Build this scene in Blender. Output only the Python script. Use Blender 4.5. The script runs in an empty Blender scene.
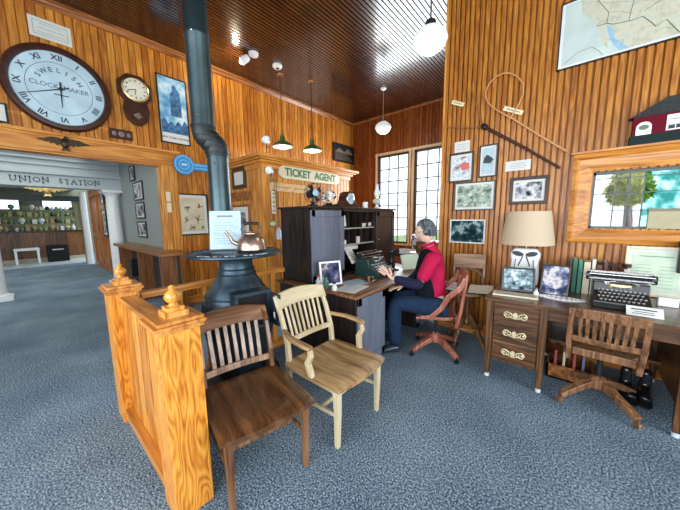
import bpy, bmesh, math, random
from mathutils import Vector, Matrix
random.seed(7)
S = bpy.context.scene
COL = S.collection
PI = math.pi
V = Vector

# ------------------------------------------------------------------ camera, world, lights, exposure
cd = bpy.data.cameras.new('camera'); cam = bpy.data.objects.new('camera', cd); COL.objects.link(cam); S.camera = cam
PITCH, YAW, ROLL, FOC = 0.133425, 0.711567, -0.011201, 275.2
fw = V((-math.sin(YAW)*math.cos(PITCH), math.cos(YAW)*math.cos(PITCH), -math.sin(PITCH)))
rt = V((math.cos(YAW), math.sin(YAW), 0)); up = rt.cross(fw)
r2 = rt*math.cos(ROLL)+up*math.sin(ROLL); u2 = r2.cross(fw)
cam.matrix_world = Matrix(((r2.x, u2.x, -fw.x, 0), (r2.y, u2.y, -fw.y, 0), (r2.z, u2.z, -fw.z, 1.46), (0, 0, 0, 1)))
cd.sensor_fit = 'HORIZONTAL'; cd.sensor_width = 36; cd.lens = FOC*36/680; cd.clip_start = .05; cd.clip_end = 200

W = bpy.data.worlds.new('world'); S.world = W; W.use_nodes = True
bg = W.node_tree.nodes['Background']; bg.inputs['Color'].default_value = (.78, .90, 1, 1); bg.inputs['Strength'].default_value = 1.5

def area(name, loc, rot, sx, sy, power, col=(1, 1, 1)):
    l = bpy.data.lights.new(name, 'AREA'); l.shape = 'RECTANGLE'; l.size = sx; l.size_y = sy; l.energy = power; l.color = col
    o = bpy.data.objects.new(name, l); COL.objects.link(o); o.location = loc; o.rotation_euler = rot
    return o
area('south_window_daylight', (-.3, -2.45, 1.75), (PI/2, 0, 0), 5.6, 2.1, 185, (.90, .96, 1))       # shines +Y
area('east_window_daylight', (3.15, .6, 1.75), (0, PI/2, 0), 2.1, 4.6, 125, (.90, .96, 1))            # shines -X
area('north_window_daylight', (-3.2, 6.38, 2.0), (-PI/2, 0, 0), 2.0, 2.1, 125, (.86, .94, 1))         # shines -Y
area('hall_skylight', (-8.5, -1.0, 2.72), (0, 0, 0), 7, 4, 115, (.95, 1, .93))
area('shop_skylight', (-14.0, 0, 3.2), (0, 0, 0), 3, 5, 150, (.95, .98, 1))
S.view_settings.view_transform = 'Standard'; S.view_settings.look = 'None'; S.view_settings.gamma = 1
S.view_settings.use_curve_mapping = False; S.view_settings.exposure = .5
S.cycles.use_denoising = True
S.cycles.max_bounces = 8; S.cycles.sample_clamp_indirect = 6

# ------------------------------------------------------------------ materials
MATS = {}
class NT:
    def __init__(s, name):
        m = bpy.data.materials.new(name); m.use_nodes = True; s.m = m; s.t = m.node_tree; s.n = s.t.nodes; s.l = s.t.links
        s.b = s.n['Principled BSDF']
    def node(s, typ, **kw):
        x = s.n.new(typ)
        for k, v in kw.items():
            if hasattr(x, k) and not k.startswith('i_'): setattr(x, k, v)
        return x
    def math(s, op, a, b=None):
        x = s.n.new('ShaderNodeMath'); x.operation = op
        for i, q in enumerate((a, b)):
            if q is None: continue
            if isinstance(q, (int, float)): x.inputs[i].default_value = q
            else: s.l.new(q, x.inputs[i])
        return x.outputs[0]
    def ramp(s, fac, stops):
        r = s.n.new('ShaderNodeValToRGB'); e = r.color_ramp.elements
        while len(e) < len(stops): e.new(.5)
        for i, (p, c) in enumerate(stops): e[i].position = p; e[i].color = (*c, 1)
        s.l.new(fac, r.inputs[0]); return r.outputs[0]
def plain(name, col, rough=.5, metal=0, spec=.5, noise=0, nscale=20, bump=0, coat=0):
    if name in MATS: return MATS[name]
    t = NT(name); b = t.b
    b.inputs['Roughness'].default_value = rough; b.inputs['Metallic'].default_value = metal; b.inputs['Specular IOR Level'].default_value = spec
    b.inputs['Coat Weight'].default_value = coat
    tc = t.node('ShaderNodeTexCoord'); no = t.node('ShaderNodeTexNoise'); no.inputs['Scale'].default_value = nscale; no.inputs['Detail'].default_value = 4
    t.l.new(tc.outputs['Object'], no.inputs['Vector'])
    k = noise if noise else .04
    c = t.ramp(no.outputs['Fac'], [(.3, tuple(max(0, x*(1-k)) for x in col)), (.7, tuple(min(1, x*(1+k)) for x in col))])
    t.l.new(c, b.inputs['Base Color'])
    if bump:
        bm = t.node('ShaderNodeBump'); bm.inputs['Strength'].default_value = bump; bm.inputs['Distance'].default_value = .005
        t.l.new(no.outputs['Fac'], bm.inputs['Height']); t.l.new(bm.outputs['Normal'], b.inputs['Normal'])
    MATS[name] = t.m; return t.m
def wood(name, dark, mid, light, along='Z', cross='X', board=0., rough=.4, rings=7., stretch=.09, coat=0., var=.5, bscale=1., spec=.5):
    """varnished wood; grain runs along one local axis, every board gets its own figure"""
    if name in MATS: return MATS[name]
    t = NT(name); b = t.b
    tc = t.node('ShaderNodeTexCoord'); sp = t.node('ShaderNodeSeparateXYZ'); t.l.new(tc.outputs['Object'], sp.inputs[0])
    ax = {k: sp.outputs[k] for k in 'XYZ'}
    other = [k for k in 'XYZ' if k not in (along, cross)][0]
    if board:
        idx = t.math('FLOOR', t.math('DIVIDE', ax[cross], board))
        wn = t.node('ShaderNodeTexWhiteNoise'); wn.noise_dimensions = '1D'; t.l.new(idx, wn.inputs['W']); rnd = wn.outputs['Value']
        al = t.math('ADD', ax[along], t.math('MULTIPLY', rnd, 37.))
    else: al = ax[along]
    cb = t.node('ShaderNodeCombineXYZ')
    t.l.new(t.math('MULTIPLY', ax[cross], 1.), cb.inputs[0]); t.l.new(ax[other], cb.inputs[1]); t.l.new(t.math('MULTIPLY', al, stretch), cb.inputs[2])
    n1 = t.node('ShaderNodeTexNoise'); n1.inputs['Scale'].default_value = 6*bscale; n1.inputs['Detail'].default_value = 2
    t.l.new(cb.outputs[0], n1.inputs['Vector'])
    rg = t.math('FRACT', t.math('MULTIPLY', n1.outputs['Fac'], rings))
    tri = t.math('ABSOLUTE', t.math('SUBTRACT', rg, .5))
    n2 = t.node('ShaderNodeTexNoise'); n2.inputs['Scale'].default_value = 70*bscale; n2.inputs['Detail'].default_value = 3
    cb2 = t.node('ShaderNodeCombineXYZ'); t.l.new(ax[cross], cb2.inputs[0]); t.l.new(ax[other], cb2.inputs[1]); t.l.new(t.math('MULTIPLY', al, .05), cb2.inputs[2])
    t.l.new(cb2.outputs[0], n2.inputs['Vector'])
    f = t.math('ADD', t.math('MULTIPLY', tri, .85), t.math('MULTIPLY', t.math('SUBTRACT', n2.outputs['Fac'], .35), .85))
    if board: f = t.math('ADD', f, t.math('MULTIPLY', t.math('SUBTRACT', rnd, .5), var))
    c = t.ramp(f, [(.02, dark), (.38, mid), (.85, light)])
    t.l.new(c, b.inputs['Base Color'])
    b.inputs['Roughness'].default_value = rough; b.inputs['Coat Weight'].default_value = coat; b.inputs['Coat Roughness'].default_value = .15
    b.inputs['Specular IOR Level'].default_value = spec
    bm = t.node('ShaderNodeBump'); bm.inputs['Strength'].default_value = .15; bm.inputs['Distance'].default_value = .002
    t.l.new(n2.outputs['Fac'], bm.inputs['Height']); t.l.new(bm.outputs['Normal'], b.inputs['Normal'])
    MATS[name] = t.m; return t.m
def art(name, cols, scale=6., seed=0., rough=.25, detail=6, stretch=(1, 1, 1)):
    """a picture surface: blotches of several colours"""
    if name in MATS: return MATS[name]
    t = NT(name); tc = t.node('ShaderNodeTexCoord'); mp = t.node('ShaderNodeMapping'); mp.inputs['Location'].default_value = (seed, seed*.7, seed*1.3)
    mp.inputs['Scale'].default_value = stretch
    t.l.new(tc.outputs['Object'], mp.inputs[0]); no = t.node('ShaderNodeTexNoise'); no.inputs['Scale'].default_value = scale; no.inputs['Detail'].default_value = detail
    no.inputs['Roughness'].default_value = .62
    t.l.new(mp.outputs[0], no.inputs['Vector'])
    n = len(cols); st = [(.38+.25*i/(n-1), c) for i, c in enumerate(cols)]
    t.l.new(t.ramp(no.outputs['Fac'], st), t.b.inputs['Base Color']); t.b.inputs['Roughness'].default_value = rough+.2; t.b.inputs['Specular IOR Level'].default_value = .05
    MATS[name] = t.m; return t.m
def glow(name, col, strength):
    if name in MATS: return MATS[name]
    t = NT(name); t.b.inputs['Base Color'].default_value = (*col, 1); t.b.inputs['Emission Color'].default_value = (*col, 1); t.b.inputs['Emission Strength'].default_value = strength
    MATS[name] = t.m; return t.m
def glass(name, col=(1, 1, 1), rough=0., alpha=.12):
    """thin pane: mostly clear with a reflective skin, so daylight passes"""
    if name in MATS: return MATS[name]
    t = NT(name); tr = t.node('ShaderNodeBsdfTransparent'); tr.inputs[0].default_value = (*col, 1)
    gl = t.node('ShaderNodeBsdfGlossy'); gl.inputs['Roughness'].default_value = max(rough, .03)
    fr = t.node('ShaderNodeFresnel'); fr.inputs[0].default_value = 1.18; mx = t.node('ShaderNodeMixShader'); t.l.new(fr.outputs[0], mx.inputs[0])
    t.l.new(tr.outputs[0], mx.inputs[1]); t.l.new(gl.outputs[0], mx.inputs[2]); t.l.new(mx.outputs[0], t.n['Material Output'].inputs['Surface'])
    MATS[name] = t.m; return t.m

def carpet():
    t = NT('carpet'); tc = t.node('ShaderNodeTexCoord')
    a = t.node('ShaderNodeTexNoise'); a.inputs['Scale'].default_value = 95; a.inputs['Detail'].default_value = 5; a.inputs['Roughness'].default_value = .75
    b_ = t.node('ShaderNodeTexNoise'); b_.inputs['Scale'].default_value = 1.6; b_.inputs['Detail'].default_value = 3
    t.l.new(tc.outputs['Object'], a.inputs['Vector']); t.l.new(tc.outputs['Object'], b_.inputs['Vector'])
    f = t.math('ADD', a.outputs['Fac'], t.math('MULTIPLY', t.math('SUBTRACT', b_.outputs['Fac'], .5), .12))
    c = t.ramp(f, [(.38, (.008, .020, .045)), (.5, (.105, .165, .225)), (.61, (.44, .54, .62))])
    t.l.new(c, t.b.inputs['Base Color']); t.b.inputs['Roughness'].default_value = .95; t.b.inputs['Specular IOR Level'].default_value = .15
    bm = t.node('ShaderNodeBump'); bm.inputs['Strength'].default_value = .5; bm.inputs['Distance'].default_value = .01
    t.l.new(a.outputs['Fac'], bm.inputs['Height']); t.l.new(bm.outputs['Normal'], t.b.inputs['Normal']); return t.m
CARPET = carpet()
BW, BM = .080, .053            # board widths: west wall, map wall
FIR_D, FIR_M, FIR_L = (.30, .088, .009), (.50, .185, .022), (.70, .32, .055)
M_WEST = wood('fir_boards_west', FIR_D, FIR_M, FIR_L, 'Z', 'Y', BW, .35, var=.5, bscale=1.7)
M_MAP = wood('fir_boards_map', (.27, .080, .009), (.45, .165, .020), (.62, .27, .045), 'Z', 'X', BM, .38, var=.25, bscale=2.2)
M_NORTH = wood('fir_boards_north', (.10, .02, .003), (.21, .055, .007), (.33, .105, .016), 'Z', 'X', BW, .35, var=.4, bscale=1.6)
M_RET = wood('fir_boards_return', FIR_D, FIR_M, FIR_L, 'Z', 'Y', BM, .35, var=.4)
M_CEIL = wood('ceiling_boards', (.014, .004, .0015), (.042, .012, .004), (.08, .025, .007), 'Y', 'X', .056, .24, var=.4, coat=.8)
M_TRIMY = wood('trim_wood_y', (.34, .11, .015), (.60, .24, .04), (.80, .42, .10), 'Y', 'Z', 0, .3)
M_TRIMX = wood('trim_wood_x', (.32, .10, .015), (.58, .23, .04), (.80, .42, .10), 'X', 'Z', 0, .3)
M_TRIMZ = wood('trim_wood_z', (.36, .12, .016), (.62, .26, .04), (.84, .45, .11), 'Z', 'X', 0, .3)
M_PLY = wood('orange_ply', (.42, .10, .008), (.74, .30, .035), (.90, .48, .10), 'Z', 'Y', 0, .3, rings=16, stretch=.17, bscale=1.5)
M_CROWN = wood('crown_wood', (.10, .03, .008), (.30, .11, .03), (.5, .22, .07), 'Y', 'Z', 0, .3)
M_OAK = wood('worn_oak', (.16, .085, .03), (.38, .23, .10), (.58, .42, .21), 'X', 'Y', 0, .42, stretch=.10, rings=4, bscale=1.5)
M_PALE = wood('pale_painted_oak', (.44, .34, .19), (.64, .53, .34), (.76, .67, .48), 'Z', 'Y', 0, .45, rings=3)
M_WAL = wood('walnut_seat', (.05, .020, .007), (.13, .055, .020), (.24, .11, .045), 'X', 'Y', 0, .28, stretch=.09, coat=.4, rings=3, bscale=1.6)
M_WALZ = wood('walnut_post', (.06, .022, .008), (.19, .085, .033), (.36, .19, .09), 'Z', 'Y', 0, .3, coat=.3)
M_DESK = wood('desk_wood_x', (.03, .012, .005), (.11, .046, .016), (.23, .11, .045), 'X', 'Z', 0, .3, coat=.3, bscale=1.5)
M_DESKZ = wood('desk_wood_z', (.035, .014, .005), (.12, .05, .017), (.24, .12, .045), 'Z', 'X', 0, .35, bscale=1.5)
M_SWIV = wood('swivel_wood', (.07, .03, .012), (.22, .10, .045), (.42, .22, .11), 'Z', 'X', 0, .35, bscale=1.6)
M_RED = wood('red_chair_wood', (.16, .04, .02), (.38, .12, .07), (.55, .24, .15), 'Z', 'X', 0, .3, coat=.3)
M_DARKY = wood('dark_cabinet', (.008, .006, .006), (.024, .016, .014), (.055, .036, .030), 'Z', 'Y', 0, .32)
M_BLUEP = wood('weathered_blue_panel', (.09, .10, .13), (.14, .16, .21), (.20, .235, .31), 'Z', 'Y', 0, .35, rings=2)
M_HALLW = wood('hall_counter_wood', (.05, .018, .006), (.16, .06, .02), (.26, .11, .04), 'Z', 'Y', .6, .35)
M_IRON = plain('cast_iron', (.030, .055, .078), .38, .55, noise=.35, nscale=18, bump=.15)
M_PIPE = plain('blued_stovepipe', (.035, .062, .070), .34, .6, noise=.25, nscale=6)
M_BLK = plain('black_enamel', (.012, .013, .015), .3)
M_BLKM = plain('matte_black', (.012, .012, .014), .7, spec=.2)
M_GREEN = plain('dark_green_enamel', (.02, .055, .05), .35, .2)
M_CHROME = plain('nickel', (.6, .6, .6), .22, 1)
M_BRASS = plain('brass', (.62, .45, .18), .3, 1)
M_COPPER = plain('tarnished_copper', (.42, .30, .24), .3, .9, noise=.3, nscale=30)
M_WHITE = plain('white_paint', (.78, .80, .80), .4)
M_PAPER = plain('paper', (.66, .67, .63), .7)
M_PAPERB = plain('bluish_paper', (.42, .55, .62), .7, noise=.15, nscale=60)
M_INK = plain('ink', (.03, .035, .05), .6)
M_OPAL = glow('opal_glass', (.58, .64, .63), .45)
M_BULB = glow('bulb', (1, .95, .85), 8)
M_SHADEG = plain('green_shade', (.03, .09, .03), .3)
M_GREYBLUE = plain('pale_blue_grey_paint', (.26, .29, .28), .6)
M_LIGHTBLUE = plain('pale_blue_paint', (.44, .50, .52), .55)
M_MAHOG = wood('mahogany_frame', (.02, .006, .004), (.045, .014, .008), (.085, .028, .016), 'X', 'Z', 0, .38, rings=2, spec=.3)
M_TEALP = plain('old_board_paint', (.62, .60, .40), .5, noise=.15, nscale=12)

# ------------------------------------------------------------------ mesh tools
class MB:
    def __init__(s): s.v = []; s.f = []; s.mi = 0; s.fm = []
    def add(s, vs, fs):
        n = len(s.v); s.v += [tuple(p) for p in vs]; s.f += [tuple(i+n for i in f) for f in fs]; s.fm += [s.mi]*len(fs); return s
    def box(s, c, d, rot=None):
        hx, hy, hz = d[0]/2, d[1]/2, d[2]/2
        vs = [V((x*hx, y*hy, z*hz)) for x in (-1, 1) for y in (-1, 1) for z in (-1, 1)]
        if rot is not None: vs = [rot @ p for p in vs]
        vs = [p+V(c) for p in vs]
        return s.add(vs, [(0, 1, 3, 2), (4, 6, 7, 5), (0, 4, 5, 1), (2, 3, 7, 6), (0, 2, 6, 4), (1, 5, 7, 3)])
    def ab(s, a, b):
        return s.box([(a[i]+b[i])/2 for i in range(3)], [abs(b[i]-a[i]) for i in range(3)])
    def bar(s, p, q, w, h, upv=(0, 0, 1), w2=None, h2=None):
        p, q = V(p), V(q); d = (q-p).normalized(); u = V(upv)
        if abs(d.dot(u)) > .98: u = V((1, 0, 0))
        sd = d.cross(u).normalized(); u = sd.cross(d)
        w2 = w if w2 is None else w2; h2 = h if h2 is None else h2
        vs = []
        for c, a, b in ((p, w, h), (q, w2, h2)):
            vs += [c+sd*a/2+u*b/2, c-sd*a/2+u*b/2, c-sd*a/2-u*b/2, c+sd*a/2-u*b/2]
        return s.add(vs, [(0, 1, 2, 3), (7, 6, 5, 4), (0, 4, 5, 1), (1, 5, 6, 2), (2, 6, 7, 3), (3, 7, 4, 0)])
    def path(s, pts, w, h, upv=(0, 0, 1)):
        """rectangular section swept along a polyline"""
        pts = [V(p) for p in pts]; n = len(pts); vs = []
        W_ = w if isinstance(w, (list, tuple)) else [w]*n; H_ = h if isinstance(h, (list, tuple)) else [h]*n
        for i, p in enumerate(pts):
            d = (pts[min(i+1, n-1)]-pts[max(i-1, 0)]).normalized(); u = V(upv)
            if abs(d.dot(u)) > .98: u = V((1, 0, 0))
            sd = d.cross(u).normalized(); u_ = sd.cross(d); a, b = W_[i]/2, H_[i]/2
            vs += [p+sd*a+u_*b, p-sd*a+u_*b, p-sd*a-u_*b, p+sd*a-u_*b]
        fs = [(0, 1, 2, 3), tuple(4*(n-1)+k for k in (3, 2, 1, 0))]
        for i in range(n-1):
            for k in range(4): fs.append((4*i+k, 4*i+4+k, 4*i+4+(k+1) % 4, 4*i+(k+1) % 4))
        return s.add(vs, fs)
    def tube(s, pts, r, n=12, closed=False):
        pts = [V(p) for p in pts]; m = len(pts); vs = []; R_ = r if isinstance(r, (list, tuple)) else [r]*m
        ref = None
        for i, p in enumerate(pts):
            a = pts[(i-1) % m] if closed else pts[max(i-1, 0)]; b = pts[(i+1) % m] if closed else pts[min(i+1, m-1)]
            d = (b-a).normalized()
            if ref is None: ref = V((0, 0, 1)) if abs(d.z) < .9 else V((1, 0, 0))
            x = d.cross(ref).normalized(); y = x.cross(d); ref = y
            vs += [p+(x*math.cos(2*PI*k/n)+y*math.sin(2*PI*k/n))*R_[i] for k in range(n)]
        fs = []
        for i in range(m if closed else m-1):
            j = (i+1) % m
            for k in range(n): fs.append((i*n+k, i*n+(k+1) % n, j*n+(k+1) % n, j*n+k))
        if not closed: fs += [tuple(range(n-1, -1, -1)), tuple((m-1)*n+k for k in range(n))]
        return s.add(vs, fs)
    def lathe(s, prof, c=(0, 0, 0), n=32, mat=None, cap=True):
        """prof: (radius, z) pairs"""
        c = V(c); vs = []; mat = mat or Matrix.Identity(3)
        for r, z in prof:
            r = max(r, .0004)
            vs += [c+mat @ V((r*math.cos(2*PI*k/n), r*math.sin(2*PI*k/n), z)) for k in range(n)]
        fs = []
        for i in range(len(prof)-1):
            for k in range(n): fs.append((i*n+k, i*n+(k+1) % n, (i+1)*n+(k+1) % n, (i+1)*n+k))
        if cap: fs += [tuple(range(n-1, -1, -1)), tuple((len(prof)-1)*n+k for k in range(n))]
        return s.add(vs, fs)
    def prism(s, poly, off, ext, ax='Y'):
        """2-D outline extruded: ax Y -> poly in XZ, Z -> poly in XY, X -> poly in YZ"""
        def m(p, o):
            return {'Y': (p[0], o, p[1]), 'Z': (p[0], p[1], o), 'X': (o, p[0], p[1])}[ax]
        n = len(poly); vs = [m(p, off) for p in poly]+[m(p, off+ext) for p in poly]
        fs = [tuple(range(n)), tuple(range(2*n-1, n-1, -1))]+[(i, i+n, (i+1) % n+n, (i+1) % n) for i in range(n)]
        return s.add(vs, fs)
    def sphere(s, c, r, n=16, sc=(1, 1, 1)):
        m = n//2; vs = []; c = V(c)
        for i in range(1, m):
            a = PI*i/m
            vs += [c+V((r*sc[0]*math.sin(a)*math.cos(2*PI*k/n), r*sc[1]*math.sin(a)*math.sin(2*PI*k/n), r*sc[2]*math.cos(a))) for k in range(n)]
        t, b_ = len(vs), len(vs)+1; vs += [c+V((0, 0, r*sc[2])), c-V((0, 0, r*sc[2]))]
        fs = [(t, k, (k+1) % n) for k in range(n)]+[(b_, (m-2)*n+(k+1) % n, (m-2)*n+k) for k in range(n)]
        for i in range(m-2):
            for k in range(n): fs.append((i*n+k, (i+1)*n+k, (i+1)*n+(k+1) % n, i*n+(k+1) % n))
        return s.add(vs, fs)
    def text(s, st, size, mat, depth=.002, align='CENTER', off=.0):
        c = bpy.data.curves.new('t', 'FONT'); c.body = st; c.size = size; c.extrude = depth/2; c.align_x = align; c.align_y = 'CENTER'; c.offset = off; c.resolution_u = 3
        o = bpy.data.objects.new('t', c); COL.objects.link(o)
        dg = bpy.context.evaluated_depsgraph_get(); me = bpy.data.meshes.new_from_object(o.evaluated_get(dg))
        s.add([mat @ v.co for v in me.vertices], [tuple(p.vertices) for p in me.polygons])
        bpy.data.objects.remove(o); bpy.data.curves.remove(c); bpy.data.meshes.remove(me); return s
    def build(s, name, mats, parent=None, smooth=False, bevel=0., loc=None, label=None):
        me = bpy.data.meshes.new(name); me.from_pydata(s.v, [], s.f)
        mats = mats if isinstance(mats, (list, tuple)) else [mats]
        for m in mats: me.materials.append(m)
        bm = bmesh.new(); bm.from_mesh(me)
        for f, i in zip(bm.faces, s.fm): f.material_index = i; f.smooth = smooth
        bmesh.ops.recalc_face_normals(bm, faces=bm.faces); bm.to_mesh(me); bm.free()
        o = bpy.data.objects.new(name, me); COL.objects.link(o)
        if smooth:
            try: me.set_sharp_from_angle(angle=math.radians(38))
            except Exception: pass
        if bevel:
            b = o.modifiers.new('bevel', 'BEVEL'); b.width = bevel; b.segments = 2; b.limit_method = 'ANGLE'; b.angle_limit = math.radians(40)
        if parent is not None: o.parent = parent
        if loc is not None: o.location = loc
        if label: o['label'] = label
        return o
def tag(o, label, cat, group=None):
    o['label'] = label; o['category'] = cat
    if group: o['group'] = group
    return o
TS = 1.
def thing(name, label, cat, loc=(0, 0, 0), rz=0, group=None):
    o = bpy.data.objects.new(name, None); COL.objects.link(o); o.empty_display_size = .1
    o.location = loc; o.rotation_euler = (0, 0, rz); o.scale = (TS, TS, TS); return tag(o, label, cat, group)
def struct(o): o['kind'] = 'structure'; return o
def clone(root, loc, rz, label):
    def cp(o, par):
        c = o.copy(); COL.objects.link(c); c.parent = par
        for k in [x for x in bpy.data.objects if x.parent == o]: cp(k, c)
        return c
    r = cp(root, None); r.location = loc; r.rotation_euler = (0, 0, rz); r['label'] = label; return r
def RZ(a): return Matrix.Rotation(a, 3, 'Z')
def RX(a): return Matrix.Rotation(a, 3, 'X')
def RY(a): return Matrix.Rotation(a, 3, 'Y')
def bez(p0, p1, p2, n=8):
    p0, p1, p2 = V(p0), V(p1), V(p2)
    return [(1-t)**2*p0+2*t*(1-t)*p1+t*t*p2 for t in [i/n for i in range(n+1)]]

# ------------------------------------------------------------------ the room shell
XW, YM, YN, ZC, XC, XE, YS = -5.02, 3.6, 6.44, 4.07, -1.38, 3.2, -2.5  # west and north walls, ceiling, booth and pendants are scaled out about the camera
HX = -18.0   # far end of hall
m = MB(); m.ab((HX, -8, -.1), (XE+.2, YN+.2, 0)); struct(m.build('floor', CARPET))

def boards(m, fix, axis, a0, a1, z0, z1, w, inward, g=.0045, dep=.022):
    """tongue-and-groove facing; axis = the axis boards are counted along ('x' or 'y'); fix = face coordinate of the other axis"""
    def P(a, d, z): return (a, fix-inward*d, z) if axis == 'x' else (fix-inward*d, a, z)
    ks = [a0]+[k*w for k in range(math.ceil(a0/w+1e-6), math.floor(a1/w-1e-6)+1)]+[a1]
    line = []
    for i in range(len(ks)-1):
        l, r = ks[i], ks[i+1]; gl = g if i > 0 else 0; gr = g if i < len(ks)-2 else 0
        if r-l < 3.4*g: gl = gr = 0
        mid = (l+r)/2
        line += [(l, dep), (l+gl*.9, dep), (l+gl, dep*.12), (l+gl*1.5, 0)] if gl else [(l, 0)]
        line += [(r-gr*1.5, 0), (r-gr, dep*.12), (r-gr*.9, dep), (r, dep)] if gr else [(r, 0)]
    out = [line[0]]
    for p in line[1:]:
        if abs(p[0]-out[-1][0]) > 1e-6 or abs(p[1]-out[-1][1]) > 1e-6: out.append(p)
    n = len(out); vs = [P(a, d, z0) for a, d in out]+[P(a, d, z1) for a, d in out]
    m.add(vs, [(i, i+1, i+1+n, i+n) for i in range(n-1)])
# west wall: doorway y -2.2..1.17, z 0..2.105
DY0, DY1, DZ = -2.1, 1.544, 2.311
m = MB()
boards(m, XW, 'y', YS, DY0, 0, ZC, BW, 1); boards(m, XW, 'y', DY1, YN, 0, ZC, BW, 1); boards(m, XW, 'y', DY0, DY1, DZ, ZC, BW, 1)
m.ab((XW-.15, YS, 0), (XW-.024, DY0, ZC)); m.ab((XW-.15, DY1, 0), (XW-.024, YN, ZC)); m.ab((XW-.15, DY0, DZ), (XW-.024, DY1, ZC))
struct(m.build('wall_west', M_WEST))
# window wall (north) with two windows
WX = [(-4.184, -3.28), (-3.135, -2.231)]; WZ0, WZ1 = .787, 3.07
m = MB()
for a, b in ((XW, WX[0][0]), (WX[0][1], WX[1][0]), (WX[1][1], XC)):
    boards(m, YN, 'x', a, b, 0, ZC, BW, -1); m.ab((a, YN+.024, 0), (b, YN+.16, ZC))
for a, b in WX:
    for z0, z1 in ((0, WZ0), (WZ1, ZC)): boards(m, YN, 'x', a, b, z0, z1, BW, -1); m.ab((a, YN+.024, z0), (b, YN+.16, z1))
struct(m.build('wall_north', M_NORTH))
m = MB(); boards(m, XC, 'y', YM, YN, 0, ZC, BM, -1); m.ab((XC+.024, YM+.17, 0), (XC+.14, YN+.16, ZC)); struct(m.build('wall_alcove', M_RET))
# map wall with a wide window
CX0, CX1, CZ0, CZ1 = .075, 1.75, 1.335, 1.862
m = MB()
for a, b, z0, z1 in ((XC, CX0, 0, ZC), (CX1, XE, 0, ZC), (CX0, CX1, 0, CZ0), (CX0, CX1, CZ1, ZC)):
    boards(m, YM, 'x', a, b, z0, z1, BM, -1, g=.0062, dep=.034); m.ab((a, YM+.036, z0), (b, YM+.16, z1))
struct(m.build('wall_map', M_MAP))
m = MB(); m.ab((XC-.004, YM-.004, 0), (XC+.022, YM+.02, ZC)); struct(m.build('trim_1', M_TRIMZ, bevel=.004))
# south and east walls with wide windows (behind the camera)
m = MB()
for a, b, z0, z1 in ((XW, -3.2, 0, ZC), (2.6, XE, 0, ZC), (-3.2, 2.6, 0, .65), (-3.2, 2.6, 2.85, ZC)): boards(m, YS, 'x', a, b, z0, z1, BM, 1); m.ab((a, YS-.15, z0), (b, YS-.024, z1))
struct(m.build('wall_south', M_NORTH))
m = MB()
for a, b, z0, z1 in ((YS, -1.8, 0, ZC), (3.0, YM, 0, ZC), (-1.8, 3.0, 0, .65), (-1.8, 3.0, 2.85, ZC)): boards(m, XE, 'y', a, b, z0, z1, BM, -1); m.ab((XE+.024, a, z0), (XE+.15, b, z1))
struct(m.build('wall_east', M_WEST))
# ceiling boards run along Y
m = MB(); w = .056; k = math.floor(XW/w)
while k*w < XE:
    a, b = max(k*w, XW-.15), min((k+1)*w, XE+.15)
    m.add([(a, YS-.1, ZC+.02), (a+.006, YS-.1, ZC+.02), (a+.008, YS-.1, ZC), (b-.008, YS-.1, ZC), (b-.006, YS-.1, ZC+.02), (b, YS-.1, ZC+.02),
           (a, YN+.15, ZC+.02), (a+.006, YN+.15, ZC+.02), (a+.008, YN+.15, ZC), (b-.008, YN+.15, ZC), (b-.006, YN+.15, ZC+.02), (b, YN+.15, ZC+.02)],
          [(i, i+1, i+7, i+6) for i in range(5)]); k += 1
m.ab((XW-.15, YS-.1, ZC+.022), (XE+.15, YN+.15, ZC+.12)); struct(m.build('ceiling', M_CEIL))
def molding(name, p0, p1, nrm, prof, mat):
    """prof (out, z) swept along a wall line p0-p1 whose inward normal is nrm"""
    m = MB(); p0, p1, nrm = V(p0), V(p1), V(nrm); n = len(prof)
    vs = [p0+nrm*o+V((0, 0, z)) for o, z in prof]+[p1+nrm*o+V((0, 0, z)) for o, z in prof]
    m.add(vs, [tuple(range(n)), tuple(range(2*n-1, n-1, -1))]+[(i, (i+1) % n, (i+1) % n+n, i+n) for i in range(n)])
    return m.build(name, mat)
CR = [(0, ZC), (.075, ZC), (.075, ZC-.018), (.055, ZC-.03), (.035, ZC-.065), (.018, ZC-.085), (0, ZC-.085)]
struct(molding('trim_2', (XW, YS, 0), (XW, YN, 0), (1, 0, 0), CR, M_CROWN))
struct(molding('trim_3', (XW, YN, 0), (XC, YN, 0), (0, -1, 0), [(0, ZC), (.03, ZC), (.02, ZC-.04), (0, ZC-.04)], M_CROWN))
BBP = [(0, 0), (.02, 0), (.02, .12), (.012, .14), (0, .14)]
struct(molding('baseboard_map', (XC, YM, 0), (XE, YM, 0), (0, -1, 0), BBP, M_TRIMX))
struct(molding('baseboard_west', (XW, DY1+.225, 0), (XW, YN, 0), (1, 0, 0), BBP, M_TRIMY))
struct(molding('baseboard_north', (XW, YN, 0), (XC, YN, 0), (0, -1, 0), BBP, M_TRIMX))
# doorway casing
m = MB(); m.ab((XW-.16, DY1-.02, 0), (XW+.006, DY1, DZ)); m.ab((XW, DY1-.0, 0), (XW+.03, DY1+.225, DZ)); m.ab((XW+.001, DY1+.05, 0), (XW+.042, DY1+.08, DZ)); m.ab((XW+.001, DY1+.14, 0), (XW+.042, DY1+.17, DZ))
struct(m.build('trim_4', M_TRIMZ, bevel=.004))
m = MB(); m.ab((XW, DY0-.2, DZ), (XW+.034, DY1+.25, DZ+.20)); m.ab((XW, DY0-.25, DZ+.20), (XW+.07, DY1+.28, DZ+.235)); m.ab((XW, DY0-.22, DZ+.17), (XW+.05, DY1+.265, DZ+.20))
m.ab((XW-.16, DY0, DZ-.02), (XW+.004, DY1, DZ)); struct(m.build('trim_5', M_TRIMY, bevel=.003))
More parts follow.
